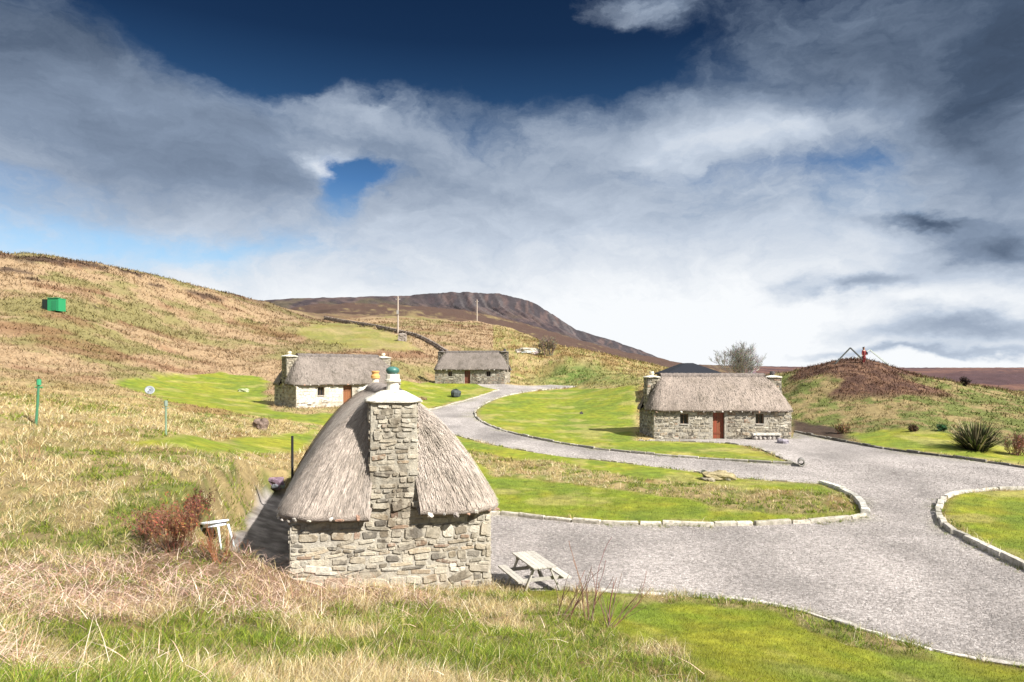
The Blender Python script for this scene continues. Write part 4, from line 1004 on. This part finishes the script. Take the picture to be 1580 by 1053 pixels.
# ------------------------------------------------------------ shed behind the right cottage
D = 66; xl, xr, xa = [(p_-CX)/F*D for p_ in (1029, 1117, 1072)]
zr_ = CAMZ+(HY-560)/F*D; ze_ = CAMZ+(HY-574.5)/F*D; gz_ = 2.0
root = empty('shed', ((xl+xr)/2, D+3, gz_)); tag(root, 'black roofed shed mostly hidden behind the cottage with the red door', 'shed')
hw_ = (xr-xl)/2; xa_ = xa-(xl+xr)/2
mb = MB(); mb.box((0, 0, (ze_-gz_)/2-.25), (2*hw_-.5, 5.4, ze_-gz_+.3), col=(.10, .10, .10)); mb.build('wall', M['paint'], root)
mb = MB(); e0 = ze_-gz_-.12; r0 = zr_-gz_
vs = [(-hw_, -3, e0), (hw_, -3, e0), (hw_, 3, e0), (-hw_, 3, e0), (xa_-.3, -1.2, r0), (xa_+.3, -1.2, r0), (xa_+.3, 1.2, r0), (xa_-.3, 1.2, r0), (-hw_, -3, e0-.12), (hw_, -3, e0-.12), (hw_, 3, e0-.12), (-hw_, 3, e0-.12)]
mb.add(vs, [(0, 1, 5, 4), (1, 2, 6, 5), (2, 3, 7, 6), (3, 0, 4, 7), (4, 5, 6, 7), (8, 9, 1, 0), (9, 10, 2, 1), (10, 11, 3, 2), (11, 8, 0, 3), (11, 10, 9, 8)], (.012, .014, .02))
mb.build('roof', M['plain'], root)

# ------------------------------------------------------------ twigs, shrubs, tree
def branch(mb, rnd, p, d, ln, r_, depth, col, spread=.6, up=.15, kids=3, n=4, segs=4, minr=.004, droop=0):
    pts = [Vector(p)]; rr = [r_]; d = Vector(d).normalized()
    for i in range(segs):
        d = (d+Vector((rnd.uniform(-1, 1), rnd.uniform(-1, 1), rnd.uniform(-1, 1)))*.16+Vector((0, 0, up*.3-droop*i*.1))).normalized()
        pts.append(pts[-1]+d*ln/segs); rr.append(max(minr, r_*(1-.6*(i+1)/segs)))
    mb.tube(pts, rr, n, tuple(c*rnd.uniform(.75, 1.25) for c in col), cap=False)
    if depth <= 0: return
    for k in range(kids):
        i = rnd.randint(1, segs); pp = pts[i]; dd = (pts[i]-pts[i-1]).normalized()
        a_ = Vector((rnd.uniform(-1, 1), rnd.uniform(-1, 1), rnd.uniform(-.4, 1))).normalized()
        branch(mb, rnd, pp, dd+a_*spread+Vector((0, 0, up)), ln*rnd.uniform(.5, .78), max(minr, rr[i]*.7), depth-1, col, spread, up, kids, max(3, n-1), segs, minr, droop)
def gz1(x, y): return float(surf_height(np.array([float(x)]), np.array([float(y)]))[0])
# bare tree
D = 78; x = (1144-CX)/F*D; z = gz1(x, D)-.2
root = empty('bare_tree', (x, D, z)); tag(root, 'leafless round crowned grey tree behind the cottage with the red door', 'tree')
rnd = random.Random(4); tc = (.38, .37, .35)
mb = MB(); mb.tube([(0, 0, 0), (.05, 0, 1.0), (0, 0, 2.0)], [.26, .2, .17], 8, tc); mb.build('trunk', M['twig'], root)
H_ = CAMZ+(HY-531)/F*D-z
mb = MB()
for k in range(10):
    t = k*2*math.pi/10+rnd.uniform(-.3, .3); el_ = rnd.uniform(.35, 1.4)
    branch(mb, rnd, (0, 0, rnd.uniform(1.3, 2.0)), (math.cos(t)*math.cos(el_), math.sin(t)*math.cos(el_), math.sin(el_)), 2.1, .08, 4, tc, .72, .16, 5, 4, 3, .011)
zm = float(np.percentile([v[2] for v in mb.v], 99.7)); xm = float(np.percentile([abs(v[0]) for v in mb.v], 97))
mb.v = [(v[0]*(2.45/xm), v[1]*(2.45/xm), 1.3+(v[2]-1.3)*(H_-1.3)/(zm-1.3)) for v in mb.v]
mb.build('crown', M['twig'], root)
# bushes
def bush(px, py, w_, h_, n_, col, label, seed, name='shrub', dmin=9.5, depth=2, minr=.004, r0=.012, leaf=None, group=None, spread=.6, kids=3, D=None):
    if D is None: x, y, z = ground_at(px, py, dmin)
    else: x, y = (px-CX)/F*D, D
    z = gz1(x, y)-.05; rnd = random.Random(seed)
    root = empty(name, (x, y, z)); tag(root, label, 'shrub', group)
    mb = MB(); tips = []
    for i in range(n_):
        t = rnd.uniform(0, 6.28); lean = rnd.uniform(.05, .75); bx_ = rnd.uniform(-.3, .3)*w_; by_ = rnd.uniform(-.25, .25)*w_
        branch(mb, rnd, (bx_, by_, 0), (math.cos(t)*lean+bx_/w_, math.sin(t)*lean+by_/w_, 1), h_*rnd.uniform(.55, .8), r0, depth, col, spread, .2, kids, 4, 3, minr)
    zm = max(v[2] for v in mb.v); k = h_/zm
    mb.v = [(v[0]*k, v[1]*k, v[2]*k) for v in mb.v]
    mb.build('stems', M['twig'], root)
    if leaf:
        lm = MB()
        idx_ = [rnd.randrange(len(mb.v)) for _ in range(leaf[0])]
        for i in idx_:
            c_ = Vector(mb.v[i])
            if c_.z < h_*leaf[3]: continue
            a_ = Vector((rnd.gauss(0, 1), rnd.gauss(0, 1), rnd.gauss(0, 1))).normalized(); b_ = a_.orthogonal().normalized(); s = leaf[1]*rnd.uniform(.5, 1.3)
            lm.add([c_, c_+a_*s+b_*s*.35, c_+a_*s*2, c_+a_*s-b_*s*.35], [(0, 1, 2, 3)], tuple(q_*rnd.uniform(.6, 1.4) for q_ in leaf[2]))
        lm.build('foliage', M['blade'], root)
    return root
g_ = 'red brown bare shrubs left of the nearest cottage'
bush(270, 862, 1.35, 1.25, 40, (.17, .075, .045), 'red brown bare shrub, the broad dense one in the rough grass', 21, leaf=(1500, .03, (.24, .11, .055), .3), depth=3, dmin=6)
bush(228, 842, 1.0, .85, 22, (.19, .10, .06), 'smaller paler brown shrub just left of the broad red brown one', 22, leaf=(700, .035, (.20, .11, .06), .3), depth=3, dmin=6)
bush(296, 812, .9, 1.0, 22, (.12, .055, .04), 'dark topped brown shrub behind the broad red brown one', 23, leaf=(900, .045, (.13, .05, .035), .5), depth=3, dmin=6)
bush(334, 874, .9, .95, 22, (.24, .10, .05), 'thin reddish upright twigs growing round the white garden table', 24, depth=2, dmin=6, spread=.4)
bush(372, 800, .7, .9, 12, (.18, .08, .05), 'sparse reddish twigs on the bank between garden table and cottage', 25, depth=2, D=17, spread=.4)
bush(45, 700, 1.0, .95, 22, (.30, .20, .10), 'straw coloured clump of stems below the leaning green post', 26, depth=1, D=19.5, spread=.4)
# sapling stems by the picnic table
for (px, seed, lb, hh, ln_) in ((868, 31, 'leaning bare sapling right of the picnic table', .92, .45), (913, 32, 'upright reddish bare sapling standing before the gravel edge', 1.05, 0.0), (935, 33, 'low spreading bare sapling at the right of the three by the front lawn', .95, .3)):
    D = 13.3; x = (px-CX)/F*D; z = gz1(x, D)-.05; rnd = random.Random(seed)
    root = empty('bare_sapling', (x, D, z)); tag(root, lb, 'sapling', 'bare saplings by the front lawn')
    mb = MB()
    for i in range(4 if px != 935 else 7):
        dx = rnd.uniform(-.12, .12); dv_ = Vector((ln_+rnd.uniform(-.25, .25) if px != 935 else rnd.uniform(-.9, 1.3), rnd.uniform(-.3, .3), 1))
        branch(mb, rnd, (dx, 0, 0), dv_, hh*rnd.uniform(.7, 1.0), .013, 1, (.19, .11, .075), .35, .1, 3, 5, 5, .005)
    mb.build('stems', M['twig'], root)
# flax bush and its neighbours on the far side of the drive
def flax(px, py, w_, h_, n_, cols, label, seed, name='flax_bush', D=None):
    x, y, z = ground_at(px, py); z = gz1(x, y)-.05; rnd = random.Random(seed)
    root = empty(name, (x, y, z)); tag(root, label, 'bush'); mb = MB()
    for i in range(n_):
        t = rnd.uniform(0, 6.28); lean = rnd.random()**.7*1.15; rr = rnd.uniform(0, .22)*w_
        L_ = h_*rnd.uniform(.65, 1.15); wl = rnd.uniform(.03, .06); c = rnd.choice(cols); p_ = Vector((rr*math.cos(t), rr*math.sin(t), 0)); dd = Vector((math.cos(t)*math.sin(lean), math.sin(t)*math.sin(lean), math.cos(lean)))
        sd_ = Vector((-math.sin(t), math.cos(t), 0)); vs = []
        for k in range(5):
            wk = wl*(1-(k/4)**2*.9); vs += [p_-sd_*wk, p_+sd_*wk]; p_ = p_+dd*L_/4; dd = (dd+Vector((0, 0, -.13*lean*k))).normalized()
        mb.add(vs, [(2*k, 2*k+1, 2*k+3, 2*k+2) for k in range(4)], c)
    mb.build('leaves', M['blade'], root); return root
flax(1506, 696, 2.4, 1.75, 520, [(.045, .055, .025), (.06, .05, .03), (.035, .035, .02), (.34, .29, .17), (.08, .10, .03)], 'large dark spiky flax bush with pale stems beyond the drive', 5)
bush(1568, 705, 1.4, 1.6, 26, (.22, .12, .08), 'brown twiggy bush at the right edge beside the flax bush', 41, depth=2, minr=.012, r0=.03, leaf=(700, .08, (.20, .10, .07), .1))
bush(1411, 668, 1.1, .6, 16, (.08, .045, .03), 'small dark round bush on the bank left of the flax bush', 42, depth=2, minr=.012, r0=.02, leaf=(600, .07, (.07, .04, .025), .1))
bush(1454, 668, .8, .6, 12, (.05, .07, .03), 'small dark green bush just left of the flax bush', 43, depth=2, minr=.012, r0=.02, leaf=(600, .07, (.03, .08, .03), .1))
bush(1300, 672, 1.6, .9, 24, (.17, .12, .07), 'brown scrubby bush on the bank near the right end of the cottage', 44, depth=2, minr=.012, r0=.02, leaf=(900, .08, (.16, .11, .05), .1))
bush(846, 546, 4.6, 3.8, 26, (.22, .18, .14), 'round grey brown bare bush on the hillside right of the white outcrop', 45, depth=3, minr=.03, r0=.06, leaf=(1500, .12, (.22, .18, .12), .1), dmin=60)
bush(1487, 602, .9, 1.1, 12, (.03, .02, .015), 'tiny black bush on the skyline moor at the right', 46, depth=2, minr=.02, r0=.04, leaf=(500, .1, (.03, .02, .015), .1))

# ------------------------------------------------------------ hilltop frames and the person in red
D = 73
def hill_pt(px, py, D): return Vector(((px-CX)/F*D, D, CAMZ-(py-HY)/F*D))
for (pts, DD_, c, lb) in (([(1288, 562), (1312, 537), (1332, 556)], 73, (.07, .075, .07), 'dark inverted V timber frame on the heather hilltop, left of the person'),
                      ([(1308, 562), (1342, 540), (1368, 561)], 75.5, (.42, .47, .44), 'pale inverted V timber frame on the heather hilltop, right of the person')):
    a_, b_, c_ = [hill_pt(px, py, DD_) for px, py in pts]
    root = empty('timber_frame', ((a_.x+c_.x)/2, DD_, a_.z)); tag(root, lb, 'timber frame', 'inverted V frames on the hilltop')
    o = Vector(root.location)
    for (s, e_) in ((a_, b_), (c_, b_)):
        s2 = s+(s-e_)*.25; mb = MB(); mb.beam(s2-o, e_-o, .12, .12, c, up=(0, 1, 0)); mb.build('beam', M['wood'], root)
def person():
    D = 71.5; x = (1333-CX)/F*D; z = gz1(x, D)-.02
    root = empty('person', (x, D, z), R(25)); tag(root, 'person in a long red coat with a dark bag standing on the heather hilltop', 'person')
    def skin(name, J, E, mat, lv=2, par=root):
        me = bpy.data.meshes.new(name); me.from_pydata([j[0] for j in J], E, []); o = link(name, me, None, par)
        bm = bmesh.new(); bm.from_mesh(me); ly = bm.verts.layers.skin.verify(); bm.verts.ensure_lookup_table()
        for v, j in zip(bm.verts, J): v[ly].radius = j[1] if isinstance(j[1], tuple) else (j[1], j[1])
        bm.verts[0][ly].use_root = True; bm.to_mesh(me); bm.free()
        o.modifiers.new('s', 'SKIN').use_smooth_shade = True; s = o.modifiers.new('d', 'SUBSURF'); s.levels = lv; s.render_levels = lv
        me.materials.append(mat); return o
    def flat(name, c, r_=.8):
        m = bpy.data.materials.new(name); m.use_nodes = True; t = NT(m.node_tree)
        oc = t.n('ShaderNodeTexCoord').outputs['Object']; nz = t.n('ShaderNodeTexNoise', None, Vector=oc, Scale=12.0).outputs[0]
        t.n('ShaderNodeOutputMaterial', None, Surface=t.n('ShaderNodeBsdfPrincipled', None, Base_Color=t.mix(t.rng(nz, .3, .7), (*[q_*.8 for q_ in c], 1), (*c, 1)), Roughness=r_)); return m
    # pelvis, spine, neck, head, arms, legs
    J = [((0, 0, .95), (.15, .11)), ((0, 0, 1.15), (.13, .10)), ((0, 0, 1.36), (.16, .11)), ((0, 0, 1.47), (.06, .06)), ((0, -.01, 1.53), (.055, .06)), ((0, -.02, 1.62), (.085, .10)), ((0, -.01, 1.72), (.06, .07)),
         ((.19, 0, 1.38), .055), ((.26, -.02, 1.12), .045), ((.22, -.16, .95), .035), ((.20, -.23, .92), .03),
         ((-.19, 0, 1.38), .055), ((-.27, .0, 1.12), .045), ((-.28, -.06, .88), .035), ((-.28, -.09, .80), .028),
         ((.09, 0, .86), .085), ((.10, -.01, .48), .06), ((.10, .02, .10), .042), ((.10, -.10, .04), .04),
         ((-.09, 0, .86), .085), ((-.10, -.02, .48), .06), ((-.11, .03, .10), .042), ((-.12, -.09, .04), .04)]
    E = [(0, 1), (1, 2), (2, 3), (3, 4), (4, 5), (5, 6), (2, 7), (7, 8), (8, 9), (9, 10), (2, 11), (11, 12), (12, 13), (13, 14), (0, 15), (15, 16), (16, 17), (17, 18), (0, 19), (19, 20), (20, 21), (21, 22)]
    skin('body', J, E, flat('skin', (.50, .30, .22)))
    coat = flat('red_cloth', (.15, .010, .010))
    skin('coat', [((0, 0, .95), (.19, .15)), ((0, 0, 1.15), (.17, .14)), ((0, 0, 1.37), (.19, .14)), ((0, 0, 1.45), (.09, .09)), ((0, .0, .72), (.22, .17)), ((0, 0, .50), (.24, .18)),
                  ((.20, 0, 1.38), .075), ((.27, -.02, 1.12), .065), ((.23, -.14, .98), .055), ((-.20, 0, 1.38), .075), ((-.28, 0, 1.12), .065), ((-.285, -.05, .92), .055)],
         [(0, 1), (1, 2), (2, 3), (0, 4), (4, 5), (2, 6), (6, 7), (7, 8), (2, 9), (9, 10), (10, 11)], coat)
    skin('hair', [((0, .02, 1.68), (.095, .10)), ((0, .03, 1.75), (.07, .08)), ((0, .07, 1.58), (.08, .05)), ((0, .08, 1.46), (.07, .04))], [(0, 1), (0, 2), (2, 3)], flat('dark_hair', (.02, .015, .012)))
    skin('trousers', [((0, 0, .9), (.15, .12)), ((.09, 0, .80), .1), ((.10, -.01, .48), .075), ((.10, .02, .12), .06), ((-.09, 0, .80), .1), ((-.10, -.02, .48), .075), ((-.11, .03, .12), .06)], [(0, 1), (1, 2), (2, 3), (0, 4), (4, 5), (5, 6)], coat)
    mb = MB(); mb.box((0, -.115, 1.60), (.025, .035, .05), col=(.45, .27, .2)); 
    for s in (-1, 1): mb.box((s*.032, -.105, 1.635), (.02, .01, .01), col=(.03, .02, .02))
    mb.box((0, -.108, 1.565), (.045, .01, .01), col=(.3, .1, .09)); mb.build('face', M['plain'], root)
    bgm = MB(); bgm.rock((.33, -.02, 1.12), (.20, .34, .36), random.Random(3), (.02, .02, .025), 0, .08, 12, 8); bgm.tube([(.30, -.10, 1.25), (.22, -.02, 1.46), (.28, .12, 1.28)], .014, 6, (.02, .02, .02))
    o = bgm.build('shoulder_bag', M['plain']); o.location = root.location; o.rotation_euler = root.rotation_euler
    tag(o, 'small dark bag hanging from the shoulder of the person in red', 'bag')
person()

# ------------------------------------------------------------ grass, bracken and heather
def scatter(n_, r0, r1, seed, a0=-40, a1=40):
    rs = np.random.RandomState(seed); r_ = np.exp(rs.uniform(math.log(r0), math.log(r1), n_)); a_ = np.radians(rs.uniform(a0, a1, n_))
    return r_*np.sin(a_), r_*np.cos(a_), rs
def clump(x, y, k, spread, rs):
    """k blades round every point"""
    X_ = np.repeat(x, k); Y_ = np.repeat(y, k); s = np.repeat(spread, k) if hasattr(spread, '__len__') else spread
    return X_+rs.normal(0, 1, len(X_))*s, Y_+rs.normal(0, 1, len(Y_))*s
def blades(name, x, y, z, ln, wd, lean, cols, rs, az=None, bend=.35, mat='blade', segs=2):
    n_ = len(x); az = rs.uniform(0, 2*math.pi, n_) if az is None else az
    h = np.stack([np.cos(az), np.sin(az), np.zeros(n_)], 1)
    fa = rs.uniform(0, 2*math.pi, n_); sd_ = np.stack([np.cos(fa), np.sin(fa), np.zeros(n_)], 1)
    base = np.stack([x, y, z], 1); sl, clv = np.sin(lean), np.cos(lean)
    rows = []; p_ = base.copy(); l2 = lean.copy()
    for k in range(segs+1):
        wk = wd*(1-(k/segs)*.85)
        if k < segs: rows.append((p_-sd_*wk[:, None]/2, p_+sd_*wk[:, None]/2))
        else: rows.append((p_,))
        p_ = p_+(h*np.sin(l2)[:, None]+np.array([0, 0, 1])*np.cos(l2)[:, None])*(ln/segs)[:, None]; l2 = l2+bend*rs.uniform(.3, 1.4, n_)
    V_ = np.concatenate([np.stack([v for r_ in rows for v in r_], 1)], 1)
    m_ = V_.shape[1]; V_ = V_.reshape(-1, 3); b = np.arange(n_)[:, None]*m_
    fc = []
    for k in range(segs-1): fc.append(b+np.array([[2*k, 2*k+1, 2*k+3, 2*k+2]]))
    tri = b+np.array([[2*(segs-1), 2*(segs-1)+1, 2*segs]])
    faces = ([np.concatenate(fc)] if fc else [])+[tri]
    o = mesh_np(name, V_, faces, np.repeat(cols, m_, 0), M[mat]); return o
def veg(x, y, keep):
    x, y = x[keep], y[keep]; return x, y
def prep(x, y):
    sdg = sdist(GP, x, y); dh = np.full(x.shape, 99.0)
    for h in HOUSES: dh = np.minimum(dh, house_dist(h, x, y)[0])
    g = regions(x, y); return g, sdg, (sdg > .05) & (dh > .06)
def sub(g, k): return {a: b[k] for a, b in g.items()}
def mixcol(rs, n_, pal, w_):
    i = rs.choice(len(pal), n_, p=np.array(w_)/sum(w_)); c = np.array(pal)[i]; return c*rs.uniform(.7, 1.25, n_)[:, None]
# rough grass, near: tussocks whose blades fan outwards
xc_, yc_, rs = scatter(54000, 4.6, 46, 101, -44, 42)
KB = 11; spread = np.repeat(rs.uniform(.02, .11, len(xc_))*np.clip(np.hypot(xc_, yc_)/13, .8, 2.2), KB)
t_ = rs.uniform(0, 2*math.pi, len(xc_)*KB); q_ = np.sqrt(rs.uniform(0, 1, len(t_)))
x = np.repeat(xc_, KB)+np.cos(t_)*q_*spread; y = np.repeat(yc_, KB)+np.sin(t_)*q_*spread
hcl = np.repeat(rs.uniform(.55, 1.35, len(xc_)), KB); rcl = np.repeat(rs.uniform(0, 1, len(xc_)), KB); ccl = np.repeat(rs.uniform(.62, 1.30, len(xc_)), KB); acl = np.repeat(rs.normal(.3, 1.3, len(xc_)), KB)
g, sdg, ok = prep(x, y); ok &= (g['lawn'] < .5) & (g['bank'] < .35) & (g['soil'] < .5) & (rs.uniform(0, 1, len(x)) > .55*g['nb'])
x, y, t_, q_, hcl, rcl, ccl, acl = [a_[ok] for a_ in (x, y, t_, q_, hcl, rcl, ccl, acl)]; g = sub(g, ok); sdg = sdg[ok]; z = surf_height(x, y, g, sdg)-.02; n_ = len(x)
sc_ = np.clip(g['r']/12, .8, 3)
drift = fbm(x, y, .7, 3, 501); drift2 = fbm(x, y, .3, 3, 505)
green = mixcol(rs, n_, [(.17, .235, .028), (.075, .125, .018), (.26, .275, .04), (.22, .25, .03), (.12, .18, .025)], [3, 2, 2, 2, 2])
straw = mixcol(rs, n_, [(.56, .46, .26), (.42, .32, .15), (.68, .60, .42), (.32, .20, .11), (.50, .40, .18), (.26, .18, .09)], [3, 3, 2, 1.2, 3, 1])
gf = sstep(drift*.55+drift2*.45+.12*sstep(x, -3, 5)+.09*sstep(11.5-g['r'], 0, 3)-.04*sstep(g['r'], 14, 20), .46, .60)*.86+.07
isg = np.where(rs.uniform(0, 1, n_) < .8, rcl, rs.uniform(0, 1, n_)) < gf
cols = np.where(isg[:, None], green, straw)*ccl[:, None]
ln = np.where(isg, rs.uniform(.08, .22, n_), rs.uniform(.12, .34, n_))*hcl*(.75+.6*drift)
lean = np.clip(.15+q_*.75+rs.normal(0, .2, n_), .02, 1.4)
blades('rough_grass', x, y, z, ln, .0085*sc_*np.where(isg, 1.2, .9), lean, cols, rs, az=np.where(rs.uniform(0, 1, n_) < .7, t_, acl), bend=.5)
tag(bpy.data.objects['rough_grass'], 'tussocky green and straw coloured rough grass over the foreground slope', 'grass', kind='stuff')
# lawn blades, near
x, y, rs = scatter(300000, 8, 34, 102, -14, 42)
g, sdg, ok = prep(x, y); ok &= (g['lawn'] > .4)
x, y = x[ok], y[ok]; g = sub(g, ok); sdg = sdg[ok]; z = surf_height(x, y, g, sdg)-.01; n_ = len(x)
lc = cover_colour(x, y, g)*(rs.uniform(.6, 1.6, n_)*(.6+.8*fbm(x, y, 5, 2, 611)))[:, None]
blades('lawn_grass', x, y, z, rs.uniform(.03, .075, n_)*np.where(rs.uniform(0, 1, n_) < .02, 2.4, 1), .007*np.clip(g['r']/12, .8, 2), rs.uniform(.1, .8, n_), lc, rs, bend=.3)
tag(bpy.data.objects['lawn_grass'], 'short bright green mown lawn grass beside the gravel', 'grass', kind='stuff')
# weeds creeping over the kerbs into the gravel
x, y, rs = scatter(60000, 11, 70, 109, -10, 42)
sdg = sdist(GP, x, y); ok = (sdg < .12) & (sdg > -.45) & (fbm(x, y, .5, 3, 707) > .50) & (rs.uniform(0, 1, len(x)) < np.exp(np.minimum(sdg, 0)*5)) & (house_dist(HF, x, y)[0] > .05) & (house_dist(HR, x, y)[0] > .05)
x, y = clump(x[ok], y[ok], 8, .035, rs); n_ = len(x); z = base_height(x, y)-.01
blades('edge_weeds', x, y, z, rs.uniform(.04, .16, n_), .008*np.clip(np.hypot(x, y)/14, .8, 3), rs.uniform(.1, 1.1, n_), mixcol(rs, n_, [(.15, .19, .03), (.30, .25, .11), (.10, .14, .025)], [3, 2, 2]), rs)
tag(bpy.data.objects['edge_weeds'], 'small weeds and grass creeping over the kerbs onto the gravel', 'weeds', kind='stuff')
# middle distance tussocks
x, y, rs = scatter(34000, 36, 230, 103)
x, y = clump(x, y, 6, np.clip(np.hypot(x, y)*.004, .1, .8), rs)
g, sdg, ok = prep(x, y); ok &= (g['lawn'] < .35) & (g['soil'] < .5) & (y > 10)
x, y = x[ok], y[ok]; g = sub(g, ok); sdg = sdg[ok]; z = surf_height(x, y, g, sdg)-.05; n_ = len(x)
c = cover_colour(x, y, g)*(np.repeat(1, n_)*rs.choice([.55, .85, 1.1, 1.45], n_, p=[.18, .35, .3, .17])*rs.uniform(.8, 1.2, n_))[:, None]
ln = rs.uniform(.2, .5, n_)*np.clip(g['r']/70, .75, 2.0)
blades('tussock_grass', x, y, z, ln, .0011*g['r']*rs.uniform(.6, 1.4, n_), rs.uniform(.3, 1.2, n_), c, rs, bend=.4)
tag(bpy.data.objects['tussock_grass'], 'brown and green tussock grass covering the hillsides', 'grass', kind='stuff')
# dead bracken stalks, near left
x, y, rs = scatter(60000, 5, 21, 104, -44, 22)
g, sdg, ok = prep(x, y); pr = .015+.9*g['nb']
ok &= (g['lawn'] < .3) & (g['bank'] < .5) & (rs.uniform(0, 1, len(x)) < pr)
x, y = x[ok], y[ok]; g = sub(g, ok); sdg = sdg[ok]; n_ = len(x); z = surf_height(x, y, g, sdg)+rs.uniform(0, .22, n_)
bc = mixcol(rs, n_, [(.60, .41, .32), (.42, .235, .16), (.72, .58, .47), (.20, .095, .06), (.66, .46, .38)], [3, 2, 3, 1.6, 3])
blades('dead_bracken', x, y, z, rs.uniform(.15, .60, n_), rs.uniform(.004, .011, n_), np.clip(rs.normal(1.25, .32, n_), .1, 1.75), bc, rs, bend=.22, segs=3)
tag(bpy.data.objects['dead_bracken'], 'tangle of pale dead bracken stalks on the foreground bank', 'bracken', kind='stuff')
# heather on the hilltop and rough tufts inside the strip
x, y, rs = scatter(16000, 55, 100, 105, 18, 42)
g, sdg, ok = prep(x, y); ok &= (g['heath'] > .4)
x, y = x[ok], y[ok]; g = sub(g, ok); sdg = sdg[ok]; n_ = len(x); z = surf_height(x, y, g, sdg)-.03
hc = mixcol(rs, n_, [(.075, .035, .022), (.12, .055, .035), (.16, .10, .055), (.045, .028, .018)], [3, 3, 1.5, 2])
blades('heather', x, y, z, rs.uniform(.12, .38, n_), np.full(n_, .08), rs.uniform(0, .9, n_), hc, rs)
tag(bpy.data.objects['heather'], 'dark brown heather on the little hilltop', 'heather', kind='stuff')
print('faces', sum(len(o.data.polygons) for o in COL.objects if o.type == 'MESH'))
